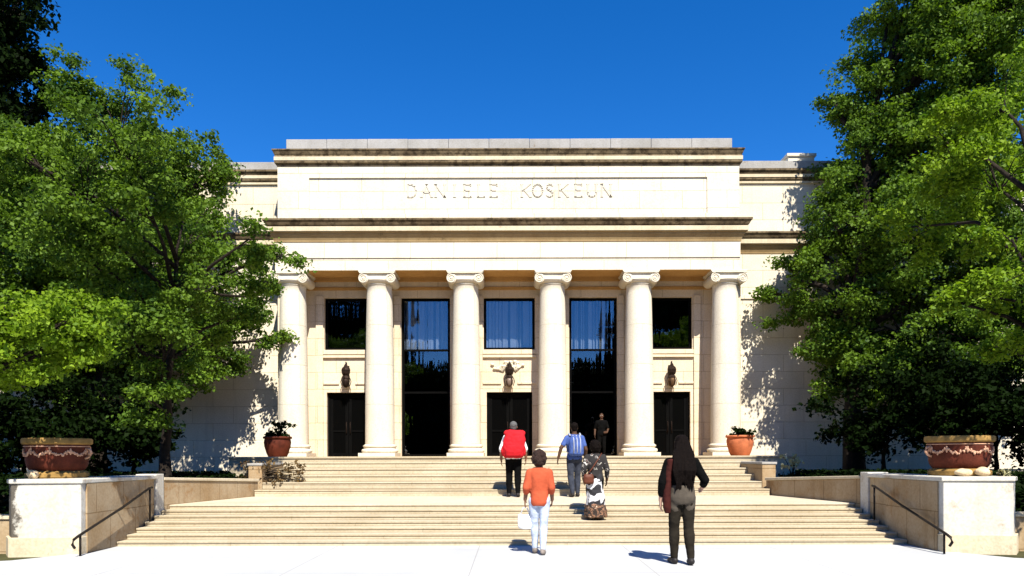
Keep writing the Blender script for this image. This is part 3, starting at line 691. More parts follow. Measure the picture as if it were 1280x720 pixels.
# ------------------------------------------------------------------ foliage
def leaves_mesh(name, centers, n_per, spread, size, mat, seed, parent, flat=0.6, tint=None, up=0.6):
    rg = np.random.default_rng(seed)
    cen = np.repeat(np.array(centers, float), n_per, axis=0); n = len(cen)
    tb = np.repeat(rg.random(len(centers)) if tint is None else np.array(tint), n_per)
    d = rg.normal(size=(n, 3)); d /= np.linalg.norm(d, axis=1)[:, None]; d *= (rg.random(n)**0.5)[:, None]
    sp = np.repeat(np.array(spread, float) if hasattr(spread, '__len__') else np.full(len(centers), spread), n_per)
    pos = cen + d*sp[:, None]*np.array([1, 1, flat]); pos[:, 2] -= 0.25*sp*(d[:, 0]**2+d[:, 1]**2)
    nrm = rg.normal(size=(n, 3))*0.75 + np.array([0, -0.15, up]) + d*0.5; nrm /= np.linalg.norm(nrm, axis=1)[:, None]
    a = np.cross(nrm, rg.normal(size=(n, 3))); a /= np.linalg.norm(a, axis=1)[:, None]
    b_ = np.cross(nrm, a)
    L = size*(0.6+0.8*rg.random(n)); W = L*(0.28+0.14*rg.random(n))
    fold = nrm*(0.12*L)[:, None]
    q = np.stack([pos - a*(L*0.5)[:, None], pos + b_*W[:, None] + fold, pos + a*(L*0.5)[:, None], pos - b_*W[:, None] + fold], axis=1).reshape(-1, 3)
    off = np.zeros(3); p = parent
    while p is not None: off += np.array(p.location); p = p.parent
    q = (q - off).astype(np.float32)
    me = bpy.data.meshes.new(name)
    me.vertices.add(len(q)); me.vertices.foreach_set('co', q.ravel())
    me.loops.add(4*n); me.loops.foreach_set('vertex_index', np.arange(4*n, dtype=np.int32))
    me.polygons.add(n); me.polygons.foreach_set('loop_start', np.arange(0, 4*n, 4, dtype=np.int32)); me.polygons.foreach_set('loop_total', np.full(n, 4, dtype=np.int32))
    me.materials.append(MATS[mat]); me.update(calc_edges=True)
    at_ = me.attributes.new('tint', 'FLOAT', 'FACE'); tv = np.clip(tb*0.75 + rg.random(n)*0.35 - 0.05, 0, 1).astype(np.float32); at_.data.foreach_set('value', tv)
    o = bpy.data.objects.new(name, me); C.objects.link(o)
    if parent is not None: o.parent = parent
    return o
def lobe_points(c, r, n, rg, flat=0.8):
    out = []
    for k in range(n):
        v = Vector((rg.gauss(0,1), rg.gauss(0,1), rg.gauss(0,1))).normalized()*(rg.random()**0.33)
        if rg.random() < 0.22: v *= rg.uniform(1.0, 1.3)/max(v.length, .3)
        v *= 1+0.28*noise.noise(v*1.7+Vector((c[0], c[1], c[2])))
        out.append((c[0]+v.x*r, c[1]+v.y*r, c[2]+v.z*r*flat))
    return out
def tree(label, base, lobes, mat, seed, trunk_r=0.2, dens=1.0, leaf=0.17, n_per=34, cl=0.5, group=None, name='broadleaf_tree', fork=0.35, cat='tree', limb_show=True):
    """lobes: (px, y, radius in px, Y) - leaf masses given as seen, each at its own distance"""
    rg = random.Random(seed)
    t_ = empty(name, base); tag(t_, label, cat, group)
    b = Vector(base); L = []
    for (px, y, rp, Y) in lobes:
        c = at(px, y, Y); L.append((c, rp*Y/F))
    top = max(c.z for c, r in L); cx = sum(c.x for c, r in L)/len(L); cy = sum(c.y for c, r in L)/len(L)
    spine = [b]; n = 8
    for k in range(1, n+1):
        u = k/n; spine.append(Vector((b.x+(cx-b.x)*u*u*0.7+min(.12, trunk_r*.4)*rg.uniform(-1,1), b.y+(cy-b.y)*u*u*0.7+min(.12, trunk_r*.4)*rg.uniform(-1,1), b.z+(top-b.z)*0.9*u)))
    tm = MB(); tm.tube([spine[0]-Vector((0,0,0.2))]+spine, [trunk_r*1.5, trunk_r*1.25]+[trunk_r*(1-0.85*k/n) for k in range(1, n+1)], 12)
    cents = []; spr = []; tint = []
    for (c, r) in L:
        u = max(0.15, min(0.95, (c.z-r*0.7-b.z)/((top-b.z)*0.9)*0.85)); k = u*n; i = min(int(k), n-1); p = spine[i].lerp(spine[i+1], k-i)
        mid = p.lerp(c, 0.5)+Vector((rg.uniform(-.2,.2), rg.uniform(-.2,.2), rg.uniform(0,.3)))
        tm.tube([p, mid, c], [trunk_r*0.42, trunk_r*0.28, trunk_r*0.14], 7)
        m = max(2, int(dens*3.3*r*r)); pts = []; sr = min(0.6, r*0.45)*(cl/0.44)**0.5
        for q in lobe_points(c, r, m, rg):          # billowing sub-masses, fuller on their upper side
            for _ in range(6):
                v = Vector((rg.gauss(0,1), rg.gauss(0,1), rg.gauss(0.35,0.8))).normalized()*sr*rg.uniform(.5, 1.05)
                pts.append((q[0]+v.x, q[1]+v.y, q[2]+v.z*0.75))
        for q in pts:
            cents.append(q); spr.append(cl*rg.uniform(0.6, 1.25)); tint.append(min(1, max(0, rg.gauss(0.5, 0.22))))
            if rg.random() < 0.16: tm.tube([c.lerp(p, .15), (c+Vector(q))/2+Vector((0,0,.1)), Vector(q)], [trunk_r*0.11, trunk_r*0.07, 0.01], 5, False)
    tm.build('trunk', 'bark', t_, smooth=True)
    leaves_mesh('crown', cents, n_per, spr, leaf, mat, seed, t_, tint=tint)
    return t_

# left side
tree('tall broad green tree standing between the left wing and the bright tree', (at(122, 571, 23.8).x, 23.8, 0.9),
     [(60,235,105,24.2),(150,165,78,24),(205,205,66,24.2),(115,130,45,24),(130,290,105,23.4),(225,290,60,24.4),(250,375,50,24.6),(286,390,26,25.2),
      (50,330,95,23.6),(185,385,76,23.6),(120,400,80,24),(230,440,48,24.6),(110,460,70,24.2),(30,440,80,24.2),(180,460,50,24.4),(255,225,34,24.4),(10,260,80,24),(310,395,28,24.4),(334,424,14,24.7),(285,420,32,24.4),(255,405,45,24.3),(265,450,30,24.6)], 'leaf_mid', 11, 0.26, 2.1, 0.112, 66, 0.42)
tree('slender tree behind the landing wall, its leafy branch hanging before the leftmost column', (at(207, 571, 16.6).x, 16.6, 0.85),
     [(354,318,24,16.2),(340,352,20,18.7),(334,372,18,18.9),(326,316,24,16.0),(312,298,30,15.2),(285,325,40,16.4),(150,185,62,14.2),(85,235,75,14),(190,265,46,14.6),(110,320,60,14.5),(20,190,60,13.8),(205,440,44,15.6),(190,500,40,15.4),(160,400,55,15.2),(215,350,40,15.8),(306,392,24,17.4),(262,362,40,17),(235,300,50,17),(320,350,22,16.8),(222,395,44,17.2),(270,415,22,17.6)], 'leaf_mid', 14, 0.13, 3.4, 0.085, 60, 0.32)
tree('low bright yellow-green tree above the mustard rimmed planter', (-8.6, 10.6, 0.0),
     [(20,395,62,10.6),(85,400,46,10.8),(-60,395,80,10.5),(122,425,26,11),(50,440,50,10.9),(-20,450,60,10.8),(-130,420,90,10.4)], 'leaf_bright', 12, 0.10, 6.5, 0.07, 60, 0.25)
tree('tall dark evergreen tree at the top left corner behind the broad tree', (at(-10, 571, 25.2).x, 25.2, 1.0),
     [(10,20,48,25.2),(-40,70,60,25),(35,60,28,25.2),(20,110,38,25.2),(52,122,22,25.2),(-10,170,60,25),(-20,-40,50,25.2),(20,220,60,25),(-60,0,60,25),(0,70,40,25)], 'leaf_dark', 13, 0.25, 2.6, 0.18)
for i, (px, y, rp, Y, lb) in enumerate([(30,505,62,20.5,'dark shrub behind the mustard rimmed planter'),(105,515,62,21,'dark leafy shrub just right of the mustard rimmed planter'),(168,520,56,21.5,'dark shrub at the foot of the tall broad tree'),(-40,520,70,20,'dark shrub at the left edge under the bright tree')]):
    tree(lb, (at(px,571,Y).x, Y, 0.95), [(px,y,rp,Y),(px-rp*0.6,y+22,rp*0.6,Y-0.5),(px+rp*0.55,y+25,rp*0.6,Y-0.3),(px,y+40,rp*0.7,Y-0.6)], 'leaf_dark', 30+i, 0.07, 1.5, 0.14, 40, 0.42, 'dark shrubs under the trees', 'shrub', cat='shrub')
# right side
tree('huge green tree in front of the right wing, its crown rising out of the picture', (at(1068, 571, 24).x, 24, 0.9),
     [(1195,50,85,23.8),(1130,20,45,24),(1135,130,70,24),(1075,130,36,24.6),(1040,118,20,25),(1210,170,100,23.4),(1085,205,58,24.7),(1085,280,74,24.3),(1030,260,34,25.2),(1022,315,38,25.3),(985,345,25,25.6),(962,366,15,25.7),
      (1050,370,66,24.6),(1150,300,95,23.6),(1250,270,90,23.3),(1265,110,80,23.3),(1140,410,85,23.8),(1015,405,32,25.3),(1085,450,60,24.4),(1200,-40,90,23.8),(1280,10,80,23.8),(1200,420,90,23.8),(1260,400,90,23.8),(1130,480,60,24),(1045,455,30,25),(1012,390,28,25.2),(1030,430,40,24.8),(1150,80,60,24.2),(1110,75,40,24.4),(1165,175,60,24),(1120,175,50,24.3),(1230,330,80,23.6),(1180,-10,70,24),(1230,30,70,24)], 'leaf_mid', 21, 0.3, 2.1, 0.112, 66, 0.42)
tree('bright young tree in front of the huge tree, over the planter with the tan rim', (9.6, 12.6, 0.4),
     [(1235,372,34,12.5),(1275,350,44,12.4),(1275,440,38,12.3),(1195,378,20,12.6),(1320,400,60,12.2),(1265,300,34,12.6),(1345,330,70,11.2),(1390,380,80,10.2),(1350,290,60,10.3),(1430,300,90,10),(1185,190,60,14.4),(1240,230,70,13.8),(1140,285,40,15),(1250,130,60,13.6),(1200,300,30,14.4)], 'leaf_bright', 22, 0.12, 4.5, 0.078, 56, 0.27)
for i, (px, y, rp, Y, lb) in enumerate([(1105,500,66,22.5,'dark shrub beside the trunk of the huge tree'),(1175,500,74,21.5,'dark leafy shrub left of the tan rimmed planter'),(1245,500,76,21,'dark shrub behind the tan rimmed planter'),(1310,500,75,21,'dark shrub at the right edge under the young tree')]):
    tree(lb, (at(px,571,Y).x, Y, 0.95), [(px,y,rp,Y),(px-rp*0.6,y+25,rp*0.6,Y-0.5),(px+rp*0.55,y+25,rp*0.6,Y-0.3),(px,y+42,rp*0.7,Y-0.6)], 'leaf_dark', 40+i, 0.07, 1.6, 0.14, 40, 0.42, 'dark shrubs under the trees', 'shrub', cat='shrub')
rg = random.Random(77); cen = []
for s in (-1, 1):
    for k in range(900):
        x_ = rg.uniform(7.15, 15); y_ = rg.uniform(12, 22)
        cen.append((s*x_, y_, 0.55+min(1, (y_-11.6)/5)*0.4+0.05))
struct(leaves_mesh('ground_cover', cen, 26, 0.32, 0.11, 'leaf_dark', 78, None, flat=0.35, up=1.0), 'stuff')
# brown leaves standing in for dappled tree shadow, pale tufts, vine
def tuft(name, label, base, cents, mat, leaf, n, sp, seed, cat='plant', group=None):
    t_ = empty(name, base); tag(t_, label, cat, group)
    m = MB()
    for c in cents: m.tube([base, (Vector(base)+Vector(c))/2+Vector((0,0,.06)), c], [0.012, 0.009, 0.004], 5, False)
    m.build('stem', 'bark', t_); leaves_mesh('foliage', cents, n, sp, leaf, mat, seed, t_, up=0.3)
    return t_
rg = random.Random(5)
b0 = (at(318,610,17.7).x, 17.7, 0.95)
tuft('dapple_leaves', 'brown leaves standing in for dappled tree shadow beside the upper steps', (b0[0]-0.12, 17.6, 0.98),
     [tuple(at(310+70*rg.random()**1.5, rg.uniform(576,602), 17.9)+Vector((0, rg.uniform(-.5,.2), 0))) for _ in range(60)], 'leaf_dapple_brown', 0.07, 16, 0.13, 6, 'shrub')
tuft('grass_tuft', 'pale dry tuft at the right end of the terrace edge', (at(990,580,18.6).x, 18.6, 1.0),
     [tuple(at(rg.uniform(978,1000), rg.uniform(568,586), 18.6)) for _ in range(9)], 'leaf_pale', 0.09, 14, 0.13, 7)
tuft('vine', 'pale trailing vine on the outer corner of the pedestal with tan stones', (at(1256,597,11.6).x, 11.75, ZP),
     [tuple(at(rg.uniform(1250,1268), rg.uniform(588,612), 11.55)) for _ in range(10)], 'leaf_pale', 0.05, 12, 0.07, 8)
# terrace pots
def pot(px, Y, label, mat, h, seed, tall, lm):
    c = at(px, 571, Y); x, y = c.x, c.y
    r = empty('flower_pot', (x, y, ZT)); tag(r, label, 'pot')
    m = MB(); m.lathe([(0.27, .001), (0.32, .1), (0.385, .32), (0.40, .45), (0.38, .55)], (x, y, ZT), 40); o = m.build('bowl', mat, r, smooth=True); smooth_by_angle(o)
    m = MB(); m.lathe([(0.38, .55), (0.42, .555), (0.43, .58), (0.42, .62), (0.36, .62), (0.34, .56)], (x, y, ZT), 40, False); m.build('rim', mat, r, smooth=True)
    m = MB(); m.lathe([(0.001, .57), (0.345, .565)], (x, y, ZT), 30, False); m.build('soil', 'potting_soil', r)
    rg = random.Random(seed)
    p = empty('potted_plant', (x, y, ZT+.57)); tag(p, label.replace(' pot ', ' pot plant ', 1) if False else tall[1], 'plant')
    cents = [(x+rg.gauss(0,.17), y+rg.gauss(0,.17), ZT+.62+abs(rg.gauss(0, tall[0]))) for _ in range(16)]
    m = MB()
    for q in cents: m.tube([(x+rg.uniform(-.1,.1), y, ZT+.57), q], [0.014, 0.006], 5, False)
    m.build('stem', 'bark', p); leaves_mesh('foliage', cents, 18, 0.15, 0.12, lm, seed, p)
pot(925, 22.0, 'orange terracotta pot on the terrace beside the rightmost column', 'terracotta', .6, 3, (0.1, 'low dark plant in the orange pot by the rightmost column'), 'leaf_dark')
pot(347, 22.0, 'dark red pot on the shaded end of the terrace by the leftmost column', 'dark_terracotta', .6, 4, (0.22, 'bushy dark plant in the dark red pot by the leftmost column'), 'leaf_dark')

# treeline across the lawn behind the viewer (seen mirrored in the panes)
rg = random.Random(9); cen = []; spr = []
for k in range(1100):
    x = rg.uniform(-75, 75); h = 12.0 + 1.5*noise.noise(Vector((x*0.35, 0, 3))) + 14*min(1, max(0, (abs(x)-12.5)/4))
    cen.append((x, -42+rg.uniform(-4, 4), rg.random()**0.9*h)); spr.append(2.8)
struct(leaves_mesh('far_treeline', cen, 80, spr, 1.5, 'leaf_dark', 9, None, flat=0.8), 'stuff')

# ------------------------------------------------------------------ people
class Fig(MB):
    def bone(s, p, q, r1, r2, seg=16):
        p, q = Vector(p), Vector(q); s.tube([p, q], [r1, r2], seg); s.ball(p, r1, 16, 10); s.ball(q, r2, 16, 10)
    def loft(s, rings, seg=28):                    # rings: (center, rx, ry)
        vs = []; fs = []; n = len(rings)
        for (c, rx, ry) in rings:
            for k in range(seg):
                a = 2*math.pi*k/seg; ca, sa = math.cos(a), math.sin(a)
                vs.append((c[0]+rx*math.copysign(abs(ca)**0.85, ca), c[1]+ry*math.copysign(abs(sa)**0.85, sa), c[2]))
        for i in range(n-1):
            for k in range(seg):
                k2 = (k+1)%seg; fs.append((i*seg+k, i*seg+k2, (i+1)*seg+k2, (i+1)*seg+k))
        fs.append(tuple(range(seg))[::-1]); fs.append(tuple((n-1)*seg+k for k in range(seg)))
        s.add(vs, fs)
    def grow(s, name, mat, parent, voxel, smooth=6, wrinkle=0.0, wscale=9.0, tf=None):
        o = MB.build(s, name, mat, None)
        rm = o.modifiers.new('Remesh', 'REMESH'); rm.mode = 'VOXEL'; rm.voxel_size = voxel
        sm = o.modifiers.new('Smooth', 'SMOOTH'); sm.factor = 0.5; sm.iterations = smooth
        dg = bpy.context.evaluated_depsgraph_get(); me = bpy.data.meshes.new_from_object(o.evaluated_get(dg))
        old = o.data; o.modifiers.clear(); o.data = me; bpy.data.meshes.remove(old); me.name = name
        n = len(me.vertices); co = np.empty(n*3, np.float32); me.vertices.foreach_get('co', co); co = co.reshape(-1, 3)
        if wrinkle:
            no = np.empty(n*3, np.float32); me.vertices.foreach_get('normal', no); no = no.reshape(-1, 3)
            d = np.array([noise.noise(Vector((float(p[0]), float(p[1]), float(p[2])*0.55))*wscale+Vector((3.1, 0, 0))) + 0.5*noise.noise(Vector(p)*wscale*2.3) for p in co.tolist()])
            co = co + no*(d*wrinkle)[:, None]
            me.vertices.foreach_set('co', co.astype(np.float32).ravel())
        if not me.materials: me.materials.append(MATS[mat])
        me.polygons.foreach_set('use_smooth', [True]*len(me.polygons)); me.update()
        if parent is not None: o.parent = parent
        return o

def pose(H, d):
    """joints of a standing figure facing +y (local, feet at z=0); d overrides joints as fractions of H"""
    J = dict(hipL=(-.05,0,.52), hipR=(.05,0,.52), kneeL=(-.055,.01,.285), kneeR=(.055,.01,.285), ankL=(-.06,-.015,.045), ankR=(.06,-.015,.045),
             toeL=(-.07,.085,.018), toeR=(.07,.085,.018), shL=(-.100,0,.792), shR=(.100,0,.792), elL=(-.14,-.02,.635), elR=(.14,-.02,.635),
             wrL=(-.15,.03,.49), wrR=(.15,.03,.49), hdL=(-.15,.045,.44), hdR=(.15,.045,.44), head=(0,.012,.935), chest=(0,0,.74), waist=(0,0,.62), pelvis=(0,0,.53), neck=(0,.0,.85))
    J.update(d)
    return {k: Vector(v)*H for k, v in J.items()}
def hand(f, wr, hd, H, side):
    d = (hd-wr).normalized(); out = Vector((side, 0, 0)); out = (out - d*out.dot(d)).normalized(); fw = d.cross(out).normalized()
    if fw.y < 0: fw = -fw
    k = H/1.7
    palm = wr + d*0.085*k
    for a in (-0.028, -0.009, 0.010, 0.028): f.bone(wr + fw*a*0.5*k, palm + fw*a*k, 0.017*k, 0.0125*k, 10)
    for a, L in ((-0.030, .058), (-0.010, .072), (0.011, .078), (0.031, .068)):
        p = palm + fw*a*k; q = p + d*L*0.5*k - out*0.006*k; r = q + d*L*0.45*k - out*0.02*k
        f.bone(p, q, 0.0092*k, 0.0085*k, 8); f.bone(q, r, 0.0085*k, 0.007*k, 8)
    p = wr + d*0.025*k + fw*0.025*k; q = p + fw*0.03*k + d*0.025*k - out*0.012*k; r = q + d*0.032*k + fw*0.006*k - out*0.01*k
    f.bone(p, q, 0.013*k, 0.0105*k, 8); f.bone(q, r, 0.0105*k, 0.008*k, 8)
def torso(f, J, H, wS, wW, wH, inf=0.0, z0=.47, z1=.86, dep=1.0):
    def ln(z):
        if z < .62: u = (z-.53)/.09; c = J['pelvis'].lerp(J['waist'], u)
        elif z < .74: c = J['waist'].lerp(J['chest'], (z-.62)/.12)
        else: c = J['chest'].lerp(J['neck'], (z-.74)/.11)
        return (c.x, c.y, z*H)
    prof = [(.47,wH*.80,.055),(.50,wH*.98,.066),(.53,wH,.068),(.57,wH*.95,.062),(.62,wW,.054),(.67,(wW+wS*.86)/2,.058),(.72,wS*.88,.064),(.76,wS*.95,.062),(.80,wS*.98,.052),(.825,wS*.78,.044),(.845,wS*.42,.037),(.86,.036,.034)]
    f.loft([(ln(z), (rx+inf)*H, (ry*dep+inf)*H) for z, rx, ry in prof if z0 <= z <= z1])
def limb_set(f, J, H, inf=0.0, arms=True, legs=True, sleeve=1.0, leg=1.0, wide=1.0, fa=1.0):
    for s in 'LR':
        if legs:
            f.bone(J['hip'+s], J['knee'+s], (.052*wide+inf)*H, (.034*wide+inf)*H)
            mid = J['knee'+s].lerp(J['ank'+s], .3)
            if leg > .5: f.bone(J['knee'+s], mid, (.034*wide+inf)*H, (.034*wide+inf)*H); f.bone(mid, mid.lerp(J['ank'+s], leg), (.034*wide+inf)*H, (.021*wide+inf)*H)
        if arms:
            f.bone(J['sh'+s], J['sh'+s].lerp(J['el'+s], min(1, sleeve*1.4)), (.033*fa+inf)*H, (.026*fa+inf)*H)
            if sleeve > .7: f.bone(J['el'+s], J['el'+s].lerp(J['wr'+s], (sleeve-.7)/.3), (.026*fa+inf)*H, (.018*fa+inf)*H)
def person(label, loc, rot, H, skin, top, trousers, shoes, hair, J={}, wS=.115, wW=.082, wH=.095, sleeve=.5, top_z0=.50, top_inf=.010, tr_wide=1.0, hair_fn=None, top_wr=.006, rest=None, group=None, extras=None):
    J = pose(H, J)
    f = Fig()
    torso(f, J, H, wS*.94, wW*.95, wH*.95)
    limb_set(f, J, H)
    hc = J['head']
    f.bone(J['neck']-Vector((0,0,.02*H)), hc-Vector((0,.012*H,.03*H)), .034*H, .033*H)
    f.ball(hc+Vector((0,-.006*H,.012*H)), (.047*H, .058*H, .054*H), 24, 16)
    f.ball(hc+Vector((0,.012*H,-.022*H)), (.038*H, .042*H, .046*H), 20, 14)
    f.bone(hc+Vector((0,.053*H,.004*H)), hc+Vector((0,.064*H,-.014*H)), .005*H, .0085*H, 10)      # nose
    for s in (-1, 1): f.ball(hc+Vector((s*.047*H,-.004*H,-.006*H)), (.007*H, .012*H, .019*H), 10, 8)
    for s, side in (('L', -1), ('R', 1)):
        f.bone(J['ank'+s]+Vector((0,-.02*H,-.02*H)), J['toe'+s], .022*H, .017*H); f.bone(J['ank'+s], J['ank'+s]+Vector((0,-.012*H,-.022*H)), .021*H, .022*H)
        hand(f, J['wr'+s], J['hd'+s], H, side)
    b = f.grow('person', skin, None, 0.0065, 4)
    tag(b, label, 'person', group)
    f = Fig(); limb_set(f, J, H, .010, False, True, 1, .93, tr_wide); torso(f, J, H, wS, wW, wH, .008, .47, .575); f.grow('trousers', trousers, b, 0.011, 5, .007, 11)
    f = Fig(); torso(f, J, H, wS, wW, wH, top_inf, top_z0, .845); limb_set(f, J, H, top_inf*1.05, True, False, sleeve); f.grow('top', top, b, 0.011, 6, top_wr, 8)
    for s in 'LR':
        f = Fig(); f.bone(J['ank'+s]+Vector((0,-.018*H,-.018*H)), J['toe'+s], .027*H, .021*H); f.bone(J['ank'+s]+Vector((0,0,.0*H)), J['ank'+s]+Vector((0,-.012*H,-.02*H)), .026*H, .027*H)
        sh = f.grow('shoe', shoes, b, 0.008, 4)
    for s in (-1, 1):
        m = MB(); m.ball(hc+Vector((s*.018*H,.044*H,.006*H)), (.0075*H, .006*H, .005*H), 10, 8); m.build('eye', 'eye_white', None, True).parent = b
    m = MB(); m.ball(hc+Vector((0,.05*H,-.035*H)), (.014*H, .006*H, .004*H), 10, 8); m.build('mouth', 'lip', None, True).parent = b
    f = Fig(); hair_fn(f, J, H); 
    f.grow('hair', hair, b, 0.009, 3, .006 if hair != 'dark_brown_hair' else .016, 24)
    if extras: extras(b, J, H)
    b.location = loc; b.rotation_euler = (0, 0, R(rot))
    return b, J
def hair_short(f, J, H):
    h = J['head']; f.ball(h+Vector((0,-.016*H,.022*H)), (.051*H, .058*H, .053*H), 20, 14); f.ball(h+Vector((0,-.03*H,-.012*H)), (.042*H, .034*H, .04*H), 16, 12)
def hair_curly(f, J, H):
    h = J['head']; rg = random.Random(3)
    f.ball(h+Vector((0,-.02*H,.012*H)), (.068*H, .068*H, .07*H), 20, 14)
    f.ball(h+Vector((0,-.03*H,-.03*H)), (.06*H, .045*H, .055*H), 20, 14)
    for k in range(60):
        v = Vector((rg.gauss(0,1), rg.gauss(-.4,.8), rg.gauss(.1,1))).normalized()
        f.ball(h+Vector((0,-.02*H,0))+Vector((v.x*.064*H, v.y*.062*H, v.z*.074*H)), .018*H, 8, 6)
def hair_long(f, J, H):
    h = J['head']; f.ball(h+Vector((0,-.012*H,.02*H)), (.056*H, .062*H, .058*H), 20, 14)
    rg = random.Random(8)
    f.loft([((h.x, h.y-.03*H, h.z+.02*H), .058*H, .04*H), ((h.x, h.y-.045*H, h.z-.04*H), .07*H, .036*H), ((h.x, h.y-.06*H, h.z-.1*H), .088*H, .034*H),
            ((h.x+.005*H, h.y-.075*H, h.z-.19*H), .092*H, .03*H), ((h.x+.008*H, h.y-.078*H, h.z-.25*H), .07*H, .024*H)][::-1])
    for k in range(34):                             # loose locks
        u = rg.uniform(-1, 1); x0 = h.x+u*.075*H
        f.tube([(h.x+u*.04*H, h.y-.05*H, h.z+.02*H), (x0*1.0, h.y-.075*H, h.z-.08*H), (x0+rg.uniform(-.02,.02)*H, h.y-(.095+rg.uniform(0,.02))*H, h.z-.2*H), (x0*0.8+rg.uniform(-.03,.03)*H, h.y-.085*H, h.z-rg.uniform(.26,.37)*H)], [.013*H, .014*H, .012*H, .004*H], 7)
def spot(px, y, Y): c = at(px, y, Y); return (c.x, Y)
def top_thing(o, p):                                # place a carried thing with its carrier's position
    o.location = p.location; o.rotation_euler = p.rotation_euler

# man in red on the landing
x, y = spot(642, 620, 16.5)
pr, Jr = person('person in white sleeves and black trousers on the landing, carrying the big red backpack', (x, y, ZL), 0, 1.72, 'brown_skin', 'white_cloth', 'black_cloth', 'shoe_dark', 'grey_hair',
       dict(ankL=(-.062,.02,.045), toeL=(-.075,.12,.018), kneeL=(-.058,.045,.285), ankR=(.055,-.06,.05), toeR=(.068,.03,.018), kneeR=(.055,.0,.28), elL=(-.16,-.02,.64), wrL=(-.165,.02,.5), hdL=(-.165,.03,.45), elR=(.155,-.03,.64), wrR=(.165,.03,.51), hdR=(.163,.045,.46)),
       wS=.125, wW=.1, wH=.1, sleeve=.75, hair_fn=hair_short, tr_wide=1.05)
bp = empty('backpack', pr.location)
tag(bp, 'big red rolltop backpack on the back of the person in black trousers', 'backpack')
f = Fig(); H = 1.72
f.loft([((0,-.105*H,.52*H), .125*H, .045*H), ((-.004*H,-.115*H,.545*H), .138*H, .062*H), ((0,-.122*H,.64*H), .15*H, .072*H), ((.006*H,-.118*H,.75*H), .145*H, .066*H), ((.012*H,-.108*H,.835*H), .125*H, .054*H), ((.016*H,-.1*H,.87*H), .105*H, .045*H), ((.016*H,-.095*H,.89*H), .07*H, .03*H)]); f.bone((-.1*H,-.1*H,.845*H), (.12*H,-.1*H,.85*H), .038*H, .034*H); f.ball((-.14*H,-.11*H,.61*H), (.03*H,.04*H,.07*H)); f.ball((.14*H,-.11*H,.61*H), (.03*H,.04*H,.07*H))
o = f.grow('bag', 'red_cloth', None, 0.011, 4, .02, 6); o.parent = bp
f = Fig(); f.loft([((0,-.155*H,.545*H), .105*H, .035*H), ((0,-.165*H,.60*H), .11*H, .04*H), ((0,-.165*H,.68*H), .1*H, .032*H), ((0,-.155*H,.70*H), .08*H, .015*H)]); o = f.grow('pocket', 'red_cloth', None, 0.01, 4, .008, 8); o.parent = bp
for s in (-1, 1):
    m = MB(); m.tube([(s*.085*H,-.06*H,.845*H), (s*.085*H,0,.865*H), (s*.085*H,.068*H,.80*H), (s*.095*H,.072*H,.70*H), (s*.1*H,0,.62*H), (s*.09*H,-.08*H,.60*H)], .014*H, 8); m.build('strap', 'red_cloth', None, True).parent = bp

# person with blue backpack
x, y = spot(718, 621, 16.45)
pb, Jb = person('person with short dark hair and dark jeans walking on the landing, left arm swung out', (x, y, ZL), 8, 1.69, 'dark_skin', 'blue_cloth', 'dark_denim', 'shoe_dark', 'black_hair',
       dict(ankL=(-.04,-.06,.05), toeL=(-.05,.03,.018), kneeL=(-.052,.0,.28), ankR=(.05,.03,.045), toeR=(.06,.13,.018), kneeR=(.05,.045,.285), elL=(-.19,-.03,.66), wrL=(-.225,-.02,.53), hdL=(-.235,-.015,.48), elR=(.15,-.04,.64), wrR=(.16,.05,.52), hdR=(.15,.08,.475)),
       sleeve=.45, hair_fn=hair_short)
bb = empty('backpack', pb.location); bb.rotation_euler = pb.rotation_euler
tag(bb, 'blue denim backpack with pale grey straps on the person with short dark hair', 'backpack')
f = Fig(); H = 1.69
f.loft([((0,-.1*H,.555*H), .085*H, .04*H), ((0,-.11*H,.58*H), .1*H, .055*H), ((0,-.115*H,.68*H), .1*H, .058*H), ((0,-.11*H,.77*H), .09*H, .05*H), ((0,-.1*H,.82*H), .07*H, .036*H)])
o = f.grow('bag', 'blue_cloth', None, 0.011, 5, .01, 8); o.parent = bb
for xx in (-.045, .0, .045):
    m = MB(); m.tube([(xx*H,-.1*H,.56*H), (xx*H,-.166*H,.60*H), (xx*H,-.175*H,.68*H), (xx*H,-.163*H,.77*H), (xx*H,-.11*H,.83*H)], .008*H, 8); m.build('webbing', 'grey_strap', None, True).parent = bb
for s in (-1, 1):
    m = MB(); m.tube([(s*.07*H,-.06*H,.825*H), (s*.075*H,0,.855*H), (s*.08*H,.066*H,.79*H), (s*.09*H,.06*H,.69*H), (s*.095*H,0,.61*H), (s*.08*H,-.08*H,.59*H)], .013*H, 8); m.build('strap', 'grey_strap', None, True).parent = bb

# girl in coral vest
x, y = spot(674, 693, 11.1)
pg, Jg = person('person with curly dark hair in coral top and pale jeans stepping towards the stairs', (x, y, 0), -4, 1.58, 'brown_skin', 'coral_cloth', 'pale_denim', 'shoe_grey', 'dark_brown_hair',
       dict(ankL=(-.045,.05,.05), toeL=(-.055,.145,.02), kneeL=(-.048,.055,.29), ankR=(.035,-.07,.05), toeR=(.045,.025,.018), kneeR=(.042,.0,.28), shL=(-.088,0,.79), shR=(.088,0,.79), elL=(-.122,-.03,.65), wrL=(-.14,.03,.53), hdL=(-.142,.045,.48), elR=(.118,-.02,.65), wrR=(.125,.06,.53), hdR=(.12,.09,.485)),
       wS=.092, wW=.073, wH=.078, tr_wide=.9, sleeve=.8, hair_fn=hair_curly, top_z0=.47, top_inf=.013)
wb = empty('tote_bag', pg.location); wb.rotation_euler = pg.rotation_euler
tag(wb, 'white cloth tote bag hanging from the left hand of the person in the coral top', 'bag')
H = 1.58; f = Fig(); hx, hy = -.142*H, .045*H
